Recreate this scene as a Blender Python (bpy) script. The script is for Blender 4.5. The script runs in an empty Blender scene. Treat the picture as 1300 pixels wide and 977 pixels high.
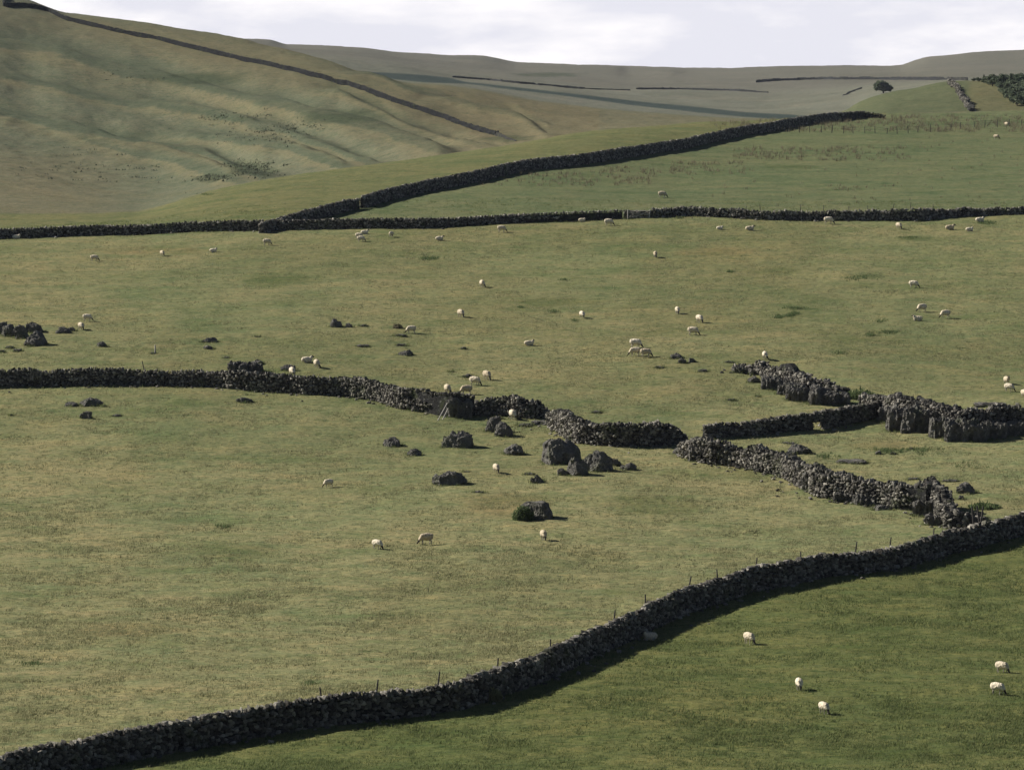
import bpy, bmesh, math, random
import numpy as np

# ------------------------------------------------------------------ camera, sky, sun, exposure
scene = bpy.context.scene
COL = scene.collection
F_PX, CU, CV = 5000.0, 650.0, 488.5          # focal length and centre of the 1300 x 977 picture
PITCH = math.atan((CV - 60.0) / F_PX)
CAM_Z = 50.0
cam_d = bpy.data.cameras.new('camera')
cam = bpy.data.objects.new('camera', cam_d); COL.objects.link(cam)
cam.location = (0, 0, CAM_Z); cam.rotation_euler = (math.pi / 2 - PITCH, 0, 0)
cam_d.sensor_width = 36; cam_d.lens = 36 * F_PX / 1300.0
cam_d.clip_start = 1; cam_d.clip_end = 40000
scene.camera = cam

SUN_EL, SUN_BACK = math.radians(33), math.radians(20)     # sun to the left and a little beyond the fields
sd = (-math.cos(SUN_BACK) * math.cos(SUN_EL), math.sin(SUN_BACK) * math.cos(SUN_EL), math.sin(SUN_EL))
sl = bpy.data.lights.new('sun', 'SUN'); sl.energy = 5.0; sl.angle = math.radians(0.5); sl.color = (1.0, 0.94, 0.86)
sun = bpy.data.objects.new('sun', sl); COL.objects.link(sun)
from mathutils import Vector, Matrix
sun.rotation_euler = Vector(sd).to_track_quat('Z', 'Y').to_euler()
sun.location = (0, 300, 200)

w = bpy.data.worlds.new('World'); scene.world = w; w.use_nodes = True
nt = w.node_tree; N = nt.nodes; Lk = nt.links; N.clear()
bg = N.new('ShaderNodeBackground'); out = N.new('ShaderNodeOutputWorld')
SKY_S = 0.05
bg.inputs['Strength'].default_value = SKY_S
sky = N.new('ShaderNodeTexSky'); sky.sky_type = 'NISHITA'; sky.sun_disc = False
sky.air_density = .4; sky.dust_density = .2; sky.sun_elevation = SUN_EL; sky.sun_rotation = math.atan2(sd[0], sd[1])
tc = N.new('ShaderNodeTexCoord')
mp = N.new('ShaderNodeMapping'); mp.inputs['Scale'].default_value = (11, 11, 40)
nz = N.new('ShaderNodeTexNoise'); nz.inputs['Scale'].default_value = 1.6; nz.inputs['Detail'].default_value = 7; nz.inputs['Roughness'].default_value = .55
cr = N.new('ShaderNodeValToRGB')
cr.color_ramp.elements[0].position = .42; cr.color_ramp.elements[0].color = (.64, .635, .69, 1)
cr.color_ramp.elements[1].position = .60; cr.color_ramp.elements[1].color = (.86, .83, .825, 1)
mul = N.new('ShaderNodeVectorMath'); mul.operation = 'SCALE'; mul.inputs['Scale'].default_value = 1 / SKY_S
sep = N.new('ShaderNodeSeparateXYZ')
mr = N.new('ShaderNodeMapRange'); mr.inputs['From Min'].default_value = .04; mr.inputs['From Max'].default_value = .16
mr.inputs['To Min'].default_value = 1; mr.inputs['To Max'].default_value = 0.0; mr.interpolation_type = 'SMOOTHSTEP'
mix = N.new('ShaderNodeMix'); mix.data_type = 'RGBA'
Lk.new(tc.outputs['Generated'], mp.inputs['Vector']); Lk.new(mp.outputs[0], nz.inputs['Vector'])
Lk.new(nz.outputs['Fac'], cr.inputs[0]); Lk.new(cr.outputs[0], mul.inputs[0])
Lk.new(tc.outputs['Generated'], sep.inputs[0]); Lk.new(sep.outputs['Z'], mr.inputs['Value'])
mry = N.new('ShaderNodeMapRange'); mry.inputs['From Min'].default_value = .25; mry.inputs['From Max'].default_value = .75; mry.interpolation_type = 'SMOOTHSTEP'
mm = N.new('ShaderNodeMath'); mm.operation = 'MULTIPLY'                 # the bank of cloud stands over the far moor only
Lk.new(sep.outputs['Y'], mry.inputs['Value']); Lk.new(mr.outputs[0], mm.inputs[0]); Lk.new(mry.outputs[0], mm.inputs[1])
Lk.new(mm.outputs[0], mix.inputs['Factor']); Lk.new(sky.outputs[0], mix.inputs[6]); Lk.new(mul.outputs[0], mix.inputs[7])
Lk.new(mix.outputs[2], bg.inputs['Color']); Lk.new(bg.outputs[0], out.inputs['Surface'])

vs = scene.view_settings
vs.view_transform = 'Standard'; vs.look = 'None'; vs.gamma = 1; vs.use_curve_mapping = False
vs.exposure = 0.52
scene.cycles.volume_bounces = 0
scene.cycles.max_bounces = 4

rng = np.random.default_rng(7); random.seed(7)

# ------------------------------------------------------------------ helpers
def tag(o, label=None, cat=None, group=None, kind=None):
    if label: o['label'] = label
    if cat: o['category'] = cat
    if group: o['group'] = group
    if kind: o['kind'] = kind
    return o

def mesh_np(name, V, Fc, mat=None, n=3, mats=None, mi=None, smooth=False):
    V = np.ascontiguousarray(V, dtype=np.float32); Fc = np.ascontiguousarray(Fc, dtype=np.int32).reshape(-1, n)
    me = bpy.data.meshes.new(name)
    me.vertices.add(len(V)); me.vertices.foreach_set('co', V.ravel())
    me.loops.add(Fc.size); me.loops.foreach_set('vertex_index', Fc.ravel())
    me.polygons.add(len(Fc)); me.polygons.foreach_set('loop_start', np.arange(len(Fc), dtype=np.int32) * n)
    me.polygons.foreach_set('loop_total', np.full(len(Fc), n, dtype=np.int32))
    for m in (mats or ([mat] if mat else [])): me.materials.append(m)
    if mi is not None: me.polygons.foreach_set('material_index', np.ascontiguousarray(mi, dtype=np.int32))
    me.polygons.foreach_set('use_smooth', np.full(len(Fc), smooth, dtype=bool))
    me.update(calc_edges=True); me.validate()
    return me

def link(name, me, parent=None, loc=None):
    o = bpy.data.objects.new(name, me); COL.objects.link(o)
    if parent: o.parent = parent
    if loc is not None: o.location = loc
    return o

def _hash(ix, iy, iz, seed):
    h = (ix * 374761393 + iy * 668265263 + iz * 2147483647 + seed * 974634777) & 0xffffffff
    h = ((h ^ (h >> 13)) * 1274126177) & 0xffffffff
    return ((h ^ (h >> 16)) & 0xffff) / 65535.0 * 2 - 1
def vnoise(x, y, z=0.0, seed=0):
    x, y, z = np.broadcast_arrays(np.asarray(x, float), np.asarray(y, float), np.asarray(z, float))
    ix, iy, iz = np.floor(x).astype(np.int64), np.floor(y).astype(np.int64), np.floor(z).astype(np.int64)
    fx, fy, fz = x - ix, y - iy, z - iz
    fx, fy, fz = [t * t * t * (t * (t * 6 - 15) + 10) for t in (fx, fy, fz)]
    r = 0
    for a in (0, 1):
        for b in (0, 1):
            for c in (0, 1):
                r = r + _hash(ix + a, iy + b, iz + c, seed) * (fx if a else 1 - fx) * (fy if b else 1 - fy) * (fz if c else 1 - fz)
    return r
def fbm(x, y, z=0.0, seed=0, octv=4, gain=.5):
    r = 0; a = 1.0
    for k in range(octv):
        r = r + a * vnoise(x, y, z, seed + k * 17); x = np.asarray(x) * 2.03 + 11.3; y = np.asarray(y) * 2.03 + 5.1; z = np.asarray(z) * 2.03; a *= gain
    return r
def sstep(a, b, x):
    t = np.clip((x - a) / (b - a), 0, 1); return t * t * (3 - 2 * t)

# ------------------------------------------------------------------ materials
def new_mat(name, rough=.9, spec=.2):
    m = bpy.data.materials.new(name); m.use_nodes = True
    b = m.node_tree.nodes['Principled BSDF']; b.inputs['Roughness'].default_value = rough
    b.inputs['Specular IOR Level'].default_value = spec
    return m, m.node_tree, b
def nd(nt, t, **kw):
    n = nt.nodes.new(t)
    for k, v in kw.items(): setattr(n, k, v)
    return n
def ramp(nt, fac, stops, interp='LINEAR'):
    r = nt.nodes.new('ShaderNodeValToRGB'); e = r.color_ramp.elements; r.color_ramp.interpolation = interp
    while len(e) < len(stops): e.new(.5)
    for k, (p, c) in enumerate(stops):
        e[k].position = p; e[k].color = (*c, 1) if len(c) == 3 else c
    nt.links.new(fac, r.inputs[0]); return r.outputs[0]
def noise(nt, vec, scale, detail=4, rough=.55, dist=0):
    n = nt.nodes.new('ShaderNodeTexNoise'); n.inputs['Scale'].default_value = scale; n.inputs['Detail'].default_value = detail
    n.inputs['Roughness'].default_value = rough; n.inputs['Distortion'].default_value = dist
    nt.links.new(vec, n.inputs['Vector']); return n.outputs['Fac']
def mixc(nt, fac, a, b, blend='MIX'):
    m = nt.nodes.new('ShaderNodeMix'); m.data_type = 'RGBA'; m.blend_type = blend
    for s, v in ((m.inputs['Factor'], fac), (m.inputs[6], a), (m.inputs[7], b)):
        if hasattr(v, 'default_value') or hasattr(v, 'is_linked'): nt.links.new(v, s)
        elif isinstance(v, (int, float)): s.default_value = v
        else: s.default_value = (*v, 1)
    return m.outputs[2]
def mth(nt, op, a, b=0.0):
    m = nt.nodes.new('ShaderNodeMath'); m.operation = op
    for k, v in enumerate((a, b)):
        if isinstance(v, (int, float)): m.inputs[k].default_value = v
        else: nt.links.new(v, m.inputs[k])
    return m.outputs[0]
def bump(nt, h, b, strength=.5, dist=.1):
    n = nt.nodes.new('ShaderNodeBump'); n.inputs['Strength'].default_value = strength; n.inputs['Distance'].default_value = dist
    nt.links.new(h, n.inputs['Height']); nt.links.new(n.outputs[0], b.inputs['Normal'])

def mat_ground():
    m, t, b = new_mat('pasture', .95, .05)
    geo = nd(t, 'ShaderNodeNewGeometry').outputs['Position']
    atn = nd(t, 'ShaderNodeAttribute', attribute_name='turf'); at = atn.outputs['Color']; patchy = atn.outputs['Alpha']      # field sward colours, plus painted shade on fell ribs and far bank
    mpn = nd(t, 'ShaderNodeMapping'); mpn.inputs['Scale'].default_value = (.55, 1, 1); t.links.new(geo, mpn.inputs[0]); p2 = mpn.outputs[0]
    big = noise(t, geo, .035, 5, .6); mid = noise(t, p2, .35, 5, .62); fine = noise(t, p2, 2.6, 4, .7); vf = noise(t, geo, 9.0, 2, .7)
    straw = mixc(t, 1.0, at, (1.15, 1.10, 1.02), 'MULTIPLY'); green = mixc(t, 1.0, at, (.76, .92, .80), 'MULTIPLY')
    f = mth(t, 'ADD', mth(t, 'MULTIPLY', big, .9), mth(t, 'MULTIPLY', mid, 1.1))
    fs = ramp(t, mth(t, 'MULTIPLY', f, .5), [(.38, (0, 0, 0)), (.62, (1, 1, 1))])
    c = mixc(t, fs, green, straw)
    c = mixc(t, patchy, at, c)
    d = ramp(t, fine, [(.30, (.42, .50, .42)), (.46, (.92, .95, .90)), (.70, (1.30, 1.22, 1.12))])
    c = mixc(t, 1.0, c, d, 'MULTIPLY')
    d2 = ramp(t, noise(t, p2, .95, 4, .75), [(.30, (.40, .55, .42)), (.44, (1, 1, 1)), (.66, (1.12, 1.06, 1.0))])
    c = mixc(t, .9, c, d2, 'MULTIPLY')
    d4 = ramp(t, noise(t, p2, .17, 5, .7), [(.34, (.66, .78, .66)), (.50, (1, 1, 1)), (.68, (1.14, 1.08, 1.02))])
    c = mixc(t, mth(t, 'MULTIPLY', patchy, .8), c, d4, 'MULTIPLY')
    d5 = ramp(t, noise(t, geo, .42, 6, .8), [(.36, (.55, .64, .58)), (.47, (1, 1, 1)), (.62, (1.22, 1.12, 1.04))])
    c = mixc(t, mth(t, 'SUBTRACT', 1.0, patchy), c, mixc(t, 1.0, c, d5, 'MULTIPLY'))
    d3 = ramp(t, vf, [(.3, (.86, .88, .86)), (.7, (1.14, 1.12, 1.1))])
    c = mixc(t, 1.0, c, d3, 'MULTIPLY')
    t.links.new(c, b.inputs['Base Color'])
    h = mth(t, 'ADD', mth(t, 'MULTIPLY', fine, .6), mth(t, 'MULTIPLY', mid, .9))
    bump(t, h, b, .9, .35)
    return m
def mat_stone(name, lo, hi, lichen=(.34, .34, .30), island=True, bd=.10, bsc=7.5):
    m, t, b = new_mat(name, .92, .15)
    g = nd(t, 'ShaderNodeNewGeometry'); pos = g.outputs['Position']
    r = g.outputs['Random Per Island'] if island else noise(t, pos, 1.1, 3)
    c = ramp(t, r, [(0, lo), (.55, tuple(a * .52 + c_ * .48 for a, c_ in zip(lo, hi))), (.86, hi), (1, tuple(x * 1.5 for x in hi))])
    n1 = noise(t, pos, 2.2, 5, .65); n2 = noise(t, pos, 7.5, 4, .7)
    c = mixc(t, ramp(t, n1, [(.57, (0, 0, 0)), (.70, (.75, .75, .75))]), c, lichen)
    c = mixc(t, 1.0, c, ramp(t, n2, [(.3, (.55, .55, .55)), (.62, (1.15, 1.15, 1.12))]), 'MULTIPLY')
    c = mixc(t, ramp(t, noise(t, pos, .6, 3), [(.55, (0, 0, 0)), (.72, (.5, .5, .5))]), c, (.10, .12, .045))
    n3 = noise(t, pos, bsc * .35, 6, .75, .6)
    t.links.new(c, b.inputs['Base Color']); bump(t, mth(t, 'ADD', n2, mth(t, 'MULTIPLY', n3, 2.5)), b, .9, bd)
    return m
def mat_simple(name, c1, c2, scale, rough=.9, bs=.3, bd=.02, island=False, trans=0):
    m, t, b = new_mat(name, rough, .15)
    g = nd(t, 'ShaderNodeNewGeometry')
    if island:
        f = g.outputs['Random Per Island']; c = ramp(t, f, [(0, c1), (1, c2)])
    else:
        tco = nd(t, 'ShaderNodeTexCoord').outputs['Object']; f = noise(t, tco, scale, 4, .6)
        c = ramp(t, f, [(.35, c1), (.65, c2)])
    t.links.new(c, b.inputs['Base Color'])
    if not island: bump(t, f, b, bs, bd)
    if trans:
        tr = nd(t, 'ShaderNodeBsdfTranslucent'); ms = nd(t, 'ShaderNodeMixShader'); ms.inputs[0].default_value = trans
        t.links.new(c, tr.inputs['Color']); t.links.new(b.outputs[0], ms.inputs[1]); t.links.new(tr.outputs[0], ms.inputs[2])
        t.links.new(ms.outputs[0], t.nodes['Material Output'].inputs['Surface'])
    return m
M_GROUND = mat_ground()
M_STONE = mat_stone('dry_stone', (.032, .030, .027), (.31, .29, .25), lichen=(.34, .32, .28))
M_CORE = mat_stone('wall_heart', (.02, .02, .019), (.04, .04, .038), island=False)
M_LIME = mat_stone('limestone', (.085, .082, .075), (.31, .295, .265), lichen=(.42, .40, .36), island=False, bd=.2)
M_FARSTONE = mat_stone('far_wall_stone', (.03, .032, .036), (.065, .068, .072), lichen=(.06, .06, .06), island=False)
M_WOOL = mat_simple('fleece', (.56, .50, .38), (.76, .69, .55), 7, .95, .6, .03)
_t = M_WOOL.node_tree; _b = _t.nodes['Principled BSDF']; _src = _b.inputs['Base Color'].links[0].from_socket
_r = ramp(_t, nd(_t, 'ShaderNodeObjectInfo').outputs['Random'], [(0, (.72, .66, .58)), (.35, (.92, .88, .82)), (.7, (1.05, 1.03, 1.0)), (1, (1.12, 1.10, 1.08))])
_t.links.new(mixc(_t, 1.0, _src, _r, 'MULTIPLY'), _b.inputs['Base Color'])          # no two fleeces equally clean
M_FACE = mat_simple('dark_face', (.025, .022, .02), (.07, .06, .052), 9)
M_LEG = mat_simple('pale_leg', (.28, .25, .20), (.50, .45, .38), 9)
M_WOOD = mat_simple('weathered_wood', (.035, .032, .03), (.08, .075, .07), 5)
M_PALEWOOD = mat_simple('bleached_wood', (.30, .28, .25), (.48, .45, .40), 5)
M_GRASS = mat_simple('grass_tuft', (.15, .165, .08), (.33, .31, .17), 1, island=True, trans=.5)
M_GRASS2 = mat_simple('fresh_grass_tuft', (.075, .11, .04), (.20, .22, .09), 1, island=True, trans=.5)
M_RUSH = mat_simple('rush', (.12, .125, .07), (.26, .22, .145), 1, island=True, trans=.4)
M_WEED = mat_simple('nettle_leaf', (.07, .11, .045), (.15, .19, .08), 1, island=True, trans=.4)
M_BRACKEN = mat_simple('bracken', (.065, .08, .055), (.115, .12, .08), 1, island=True, trans=.4)
M_LEAF = mat_simple('leaf', (.08, .11, .075), (.17, .20, .12), 1, island=True, trans=.3)
M_CONIFER = mat_simple('needle', (.075, .11, .075), (.15, .185, .11), 1, island=True, trans=.3)
M_BARK = mat_simple('bark', (.07, .06, .05), (.14, .12, .10), 5)

# ------------------------------------------------------------------ terrain: fields, fell, far moor
def e_of_v(v):
    yc = -(np.asarray(v, float) - CV) / F_PX
    return (-math.sin(PITCH) + yc * math.cos(PITCH)) / (math.cos(PITCH) + yc * math.sin(PITCH))
def v_of_e(e):
    phi = np.arctan(e) + PITCH
    return CV - F_PX * np.tan(phi)
C0 = lambda v, D: [(0, v, D), (1300, v, D)]
CURVES = [   # relief of the valley: for successive distances, the height (as sight line) across it
    [(0, 1500, 60), (1300, 1500, 60)], [(0, 1180, 150), (1300, 1180, 150)],
    C0(977, 245), C0(880, 272), C0(790, 305), C0(690, 348), C0(600, 388), C0(500, 432), C0(400, 485),
    [(0, 338, 530), (1300, 330, 530)],
    [(0, 304, 560), (440, 292, 562), (870, 274, 572), (1050, 279, 570), (1300, 272, 575)],
    [(0, 285, 600), (150, 280, 600), (300, 262, 602), (450, 250, 610), (650, 240, 620), (870, 225, 660), (1130, 215, 680), (1300, 210, 690)],
    [(0, 262, 660), (170, 266, 650), (250, 246, 665), (325, 230, 680), (440, 213, 705), (540, 200, 735), (661, 181, 770), (755, 166, 800), (820, 161, 820), (886, 156, 850), (961, 153, 880), (1050, 147, 910), (1130, 144, 930), (1200, 143, 950), (1300, 141, 970)],
    [(0, 250, 740), (170, 257, 725), (250, 245, 740), (325, 233, 760), (440, 221, 790), (640, 196, 850), (820, 172, 920), (961, 165, 990), (1130, 150, 1040), (1300, 146, 1060)],
    [(0, 228, 820), (170, 238, 820), (250, 231, 830), (325, 219, 850), (440, 203, 880), (560, 190, 930), (640, 181, 970), (700, 171, 1020), (820, 160, 1090), (961, 157, 1170), (1050, 149, 1190), (1130, 138, 1150), (1200, 133, 1150), (1300, 128, 1180)],
    [(-120, -28, 1380), (0, 18, 1350), (121, 46, 1325), (280, 68, 1290), (409, 92, 1225), (506, 114, 1185), (560, 129, 1165), (640, 140, 1165), (700, 145, 1180), (820, 151, 1225), (961, 153.5, 1265), (1040, 148, 1270), (1070, 142.5, 1265), (1090, 132.5, 1262), (1120, 123, 1260), (1160, 116, 1262), (1204, 109, 1262), (1240, 107, 1265), (1300, 105, 1270)],
    [(-120, -60, 1480), (0, -12, 1450), (41, 0, 1440), (65, 10, 1435), (86, 16.5, 1430), (121, 20.5, 1420), (194, 30, 1400), (233, 37, 1390), (280, 44.5, 1380), (310, 50, 1370), (334, 57, 1360), (366, 64, 1340), (409, 75, 1310), (463, 92, 1270), (506, 102, 1250), (560, 112, 1240), (640, 128, 1230), (700, 138, 1230), (820, 148, 1270), (961, 152, 1300), (1040, 147, 1300), (1070, 141, 1300), (1090, 129, 1300), (1120, 119, 1300), (1160, 112, 1300), (1204, 103.5, 1300), (1240, 102.5, 1300), (1300, 101, 1300)],
    [(0, 20, 1750), (280, 65, 1650), (366, 80, 1600), (463, 100, 1550), (506, 105, 1500), (560, 108, 1480), (700, 130, 1500), (820, 142, 1500), (961, 149, 1550), (1070, 146, 1550), (1120, 134, 1550), (1200, 115, 1550), (1300, 112, 1550)],
    [(0, 50, 2200), (280, 62, 2200), (366, 70, 2200), (463, 84, 2200), (506, 92, 2100), (560, 103, 2000), (700, 118, 2000), (820, 133, 1950), (961, 140, 1950), (1070, 128, 2000), (1120, 116, 2050), (1200, 107, 2100), (1300, 104, 2100)],
    [(0, 56, 3000), (280, 56, 3000), (366, 64, 3000), (463, 72, 3000), (560, 85, 3000), (700, 98, 3000), (820, 106, 3000), (961, 107, 3000), (1070, 102, 3000), (1200, 96, 3000), (1300, 94, 3000)],
    [(0, 56, 4200), (280, 51, 4200), (312, 50, 4200), (340, 51, 4200), (368, 58, 4200), (413, 58, 4200), (457, 60, 4200), (508, 67, 4200), (560, 70, 4200), (610, 73, 4200), (660, 81.5, 4200), (700, 82, 4200), (780, 85, 4200), (800, 88, 4200), (847, 87, 4200), (875, 89, 4200), (929, 87.7, 4200), (994, 85, 4200), (1076, 84.6, 4200), (1120, 85, 4200), (1140, 84, 4200), (1160, 78, 4200), (1176, 73.6, 4200), (1200, 71, 4200), (1240, 67, 4200), (1300, 64.5, 4200)],
    [(0, 75, 5200), (1300, 90, 5200)], [(0, 100, 12000), (1300, 100, 12000)],
]
def pchip_slopes(x, y):          # x,y: (..., K) -> slopes
    h = np.diff(x, axis=-1); d = np.diff(y, axis=-1) / h
    w1 = 2 * h[..., 1:] + h[..., :-1]; w2 = h[..., 1:] + 2 * h[..., :-1]
    ok = d[..., :-1] * d[..., 1:] > 0
    with np.errstate(divide='ignore', invalid='ignore'):
        m = np.where(ok, (w1 + w2) / (w1 / np.where(ok, d[..., :-1], 1) + w2 / np.where(ok, d[..., 1:], 1)), 0)
    return np.concatenate([d[..., :1], m, d[..., -1:]], axis=-1)
UG = np.linspace(-300, 1600, 1901)
Lc, Ec = [], []
for c in CURVES:
    c = np.array(c, float)
    def ip(col):
        x, y = c[:, 0], c[:, col]; s = pchip_slopes(x, y); s[0] = s[-1] = 0 if len(x) < 3 else s[-1]; s[0] = 0 if len(x) < 3 else s[0]
        u = np.clip(UG, x[0], x[-1]); k = np.clip(np.searchsorted(x, u) - 1, 0, len(x) - 2)
        h = x[k + 1] - x[k]; t = (u - x[k]) / h
        r = (2*t**3 - 3*t**2 + 1) * y[k] + (t**3 - 2*t**2 + t) * h * s[k] + (-2*t**3 + 3*t**2) * y[k + 1] + (t**3 - t**2) * h * s[k + 1]
        edge = np.where(UG < x[0], (UG - x[0]) * s[0], np.where(UG > x[-1], (UG - x[-1]) * s[-1], 0))
        return r + np.clip(edge, -15, 15)*(col == 1)
    Ec.append(e_of_v(ip(1))); Lc.append(np.log(ip(2)))
Lc, Ec = np.array(Lc).T, np.array(Ec).T          # (NU, K)
Sc = pchip_slopes(Lc, Ec)
RIBS = [   # crest line across the fell (u, v), width, height in metres
    ([(0, 61), (75, 73), (118, 83), (183, 99), (215, 107), (280, 123), (355, 140), (409, 153), (463, 164), (506, 177), (560, 196)], 22, 2.6),
    ([(0, 148), (86, 172), (161, 193), (230, 212), (300, 234)], 20, 2.2),
    ([(120, 168), (190, 183), (220, 190), (263, 199), (295, 212), (335, 229)], 15, 1.6),
    ([(240, 176), (285, 181), (328, 185), (371, 196), (414, 209), (440, 220)], 16, 1.5),
    ([(230, 140), (317, 161), (371, 177), (414, 190), (463, 209), (480, 216)], 13, 1.2),
    ([(430, 118), (500, 148), (540, 163), (611, 187), (640, 196)], 10, 1.2),
    ([(470, 96), (540, 118), (600, 132), (648, 146), (695, 176)], 9, .7),
    ([(580, 128), (632, 146), (700, 162)], 7, .8),
    ([(0, 100), (80, 118), (200, 140), (300, 158)], 12, .8),
]
CREST_U = [0, 170, 250, 325, 440, 540, 661, 755, 820, 961]; CREST_D = [640, 640, 665, 680, 705, 735, 770, 800, 820, 880]
def H(x, y):
    x = np.asarray(x, float); y = np.asarray(y, float); shp = np.broadcast(x, y).shape
    x, y = [a.ravel().copy() for a in np.broadcast_arrays(x, y)]
    ys = np.maximum(y, 60.0)
    u = CU + F_PX * x / ys
    q = np.clip((u + 300), 0, 1899.999); k0 = q.astype(int); fr = (q - k0)[:, None]
    L = Lc[k0] * (1 - fr) + Lc[k0 + 1] * fr; E = Ec[k0] * (1 - fr) + Ec[k0 + 1] * fr; S = Sc[k0] * (1 - fr) + Sc[k0 + 1] * fr
    ly = np.clip(np.log(ys), L[:, 0], L[:, -1])
    k = np.clip((ly[:, None] >= L).sum(1) - 1, 0, L.shape[1] - 2); r = np.arange(len(k))
    h = L[r, k + 1] - L[r, k]; t = (ly - L[r, k]) / h
    e = (2*t**3 - 3*t**2 + 1) * E[r, k] + (t**3 - 2*t**2 + t) * h * S[r, k] + (-2*t**3 + 3*t**2) * E[r, k + 1] + (t**3 - t**2) * h * S[r, k + 1]
    z = CAM_Z + e * ys
    near = y < 60
    z60 = CAM_Z + e * 60
    z = np.where(near, 48.3 + (z60 - 48.3) * sstep(0, 60, y), z)
    fall = sstep(60, 200, y)
    z += fall * (1 - .6 * sstep(500, 650, y)) * (.30 * vnoise(x / 31, y / 38, seed=3) + .13 * vnoise(x / 9, y / 12, seed=4))
    z += sstep(1050, 2200, y) * 1.6 * fbm(x / 130, y / 210, seed=9, octv=3)
    vb = v_of_e(e)
    fell = sstep(25, 110, y - np.interp(u, CREST_U, CREST_D)) * (1 - sstep(1260, 1500, y)) * (1 - sstep(780, 900, u))
    if (fell > 0).any():
        add = np.zeros_like(z)
        for pts, wd, A in RIBS:
            p = np.array(pts, float); vl = np.interp(u, p[:, 0], p[:, 1]) + 3 * vnoise(u / 40, 0.0, seed=31)
            fade = sstep(p[0, 0] - 70, p[0, 0] + 20, u) * (1 - sstep(p[-1, 0] - 10, p[-1, 0] + 40, u))
            if pts[0][0] == 0: fade = 1 - sstep(p[-1, 0] - 10, p[-1, 0] + 40, u)
            tt = (vl - vb) / wd
            g = np.where(tt < 0, np.exp(-(tt / 1.3) ** 2), np.exp(-(tt * 2.2) ** 2)) - .75 * np.exp(-((tt - .95) / .55) ** 2)
            add += A * g * fade
        add += .15 * fbm(x / 40 + y / 90, y / 55, seed=12, octv=2, gain=.5)
        add += .12 * fbm((.92 * x + .39 * y) / 7, (.39 * x - .92 * y) / 120, seed=14, octv=3, gain=.6)
        z += fell * add * 1.15
    return z.reshape(shp)

def ray(u, v):
    xc = (u - CU) / F_PX; yc = -(v - CV) / F_PX
    dy = math.cos(PITCH) + yc * math.sin(PITCH); dz = -math.sin(PITCH) + yc * math.cos(PITCH)
    return xc / dy, dz / dy
_S = np.exp(np.linspace(math.log(180), math.log(6000), 2600))
def at(u, v, dmin=180):
    """ground point seen in direction (u, v) of the photograph"""
    tx, tz = ray(u, v)
    s = _S[_S >= dmin][::6]
    for rep in range(3):
        d = CAM_Z + tz * s - H(tx * s, s)
        i = np.nonzero(d < 0)[0]
        if len(i) == 0: i = [int(np.argmin(np.abs(d)))]
        i = max(int(i[0]), 1); y = s[i - 1] + (s[i] - s[i - 1]) * np.clip(d[i - 1] / (d[i - 1] - d[i] + 1e-12), 0, 1)
        s = np.linspace(s[max(i - 2, 0)] if rep == 0 else s[i - 1], s[i], 14)
    return np.array([tx * y, y, float(H(tx * y, y))])
def ppm(p): return F_PX / p[1]           # picture pixels per metre at a point
def path(pts, dmin=180): return np.array([at(u, v, dmin) for u, v in pts])
def wpath(top, h, dmin=180):
    """wall foot from its top line: the foot is h metres of wall below"""
    res = []
    for u, v in top:
        p = at(u, v + 15, dmin)
        for _ in range(4): p = at(u, v + h * ppm(p), dmin)
        res.append(p)
    return np.array(res)

# feet of the main walls in the world
PW_NEAR = wpath([(-60, 972), (60, 945), (180, 922), (280, 904), (360, 890), (430, 881), (498, 874), (582, 864), (633, 846), (684, 831), (735, 806), (802, 777), (870, 745), (914, 733), (948, 721), (995, 714), (1046, 702), (1097, 698), (1131, 694), (1185, 678), (1242, 666), (1300, 650), (1400, 622), (1600, 575), (1850, 530)], 1.95)
PW_FAR = path([(-550, 318), (-80, 307), (0, 303), (101, 299.5), (203, 296.5), (305, 293), (430, 291), (531, 290), (633, 284), (707, 281), (790, 277.5)])
PW_FAR2 = path([(828, 276.5), (870, 274), (968, 279), (1043, 280), (1165, 280), (1225, 275), (1300, 272), (1380, 270), (1600, 268), (1850, 266)])
PW_DIAG = wpath([(330, 283), (359, 276), (440, 255.5), (455, 252)], 1.5)
PW_DIAG2 = wpath([(459, 251), (532, 233), (599, 220), (667, 205), (735, 198), (802, 188), (870, 178), (928, 165), (995, 154), (1050, 145.5), (1097, 141), (1124, 141)], 1.55)
def side(P):            # +1 beyond the line, as function of world x,y through bearing
    th = P[:, 0] / P[:, 1]; o = np.argsort(th)
    return th[o], P[o, 1]
th_n, y_n = side(PW_NEAR); th_f, y_f = side(np.vstack([PW_FAR, PW_FAR2])); th_d, y_d = side(np.vstack([PW_DIAG, PW_DIAG2]))

def lin(*c): return np.array([((v / 255 + .055) / 1.055) ** 2.4 if v > 10 else v / 255 / 12.92 for v in c])
TURF = dict(field=np.array([.226, .212, .124]), lower=np.array([.134, .138, .060]), pasture=np.array([.130, .141, .082]),
            shoulder=np.array([.145, .142, .074]), fell=np.array([.132, .138, .100]), moor=np.array([.158, .160, .140]), dome=np.array([.10, .112, .066]), bank=np.array([.034, .052, .055]))  # bank: dark tone holding the shade of the steep far bank
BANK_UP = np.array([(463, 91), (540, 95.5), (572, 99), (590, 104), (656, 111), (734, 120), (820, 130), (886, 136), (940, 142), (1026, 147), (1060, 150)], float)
BANK_LO = np.array([(463, 93), (495, 100), (540, 105), (594, 106.5), (656, 114.5), (723, 122.5), (800, 133.5), (886, 143), (951, 149), (1000, 152.5), (1060, 156)], float)

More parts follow.
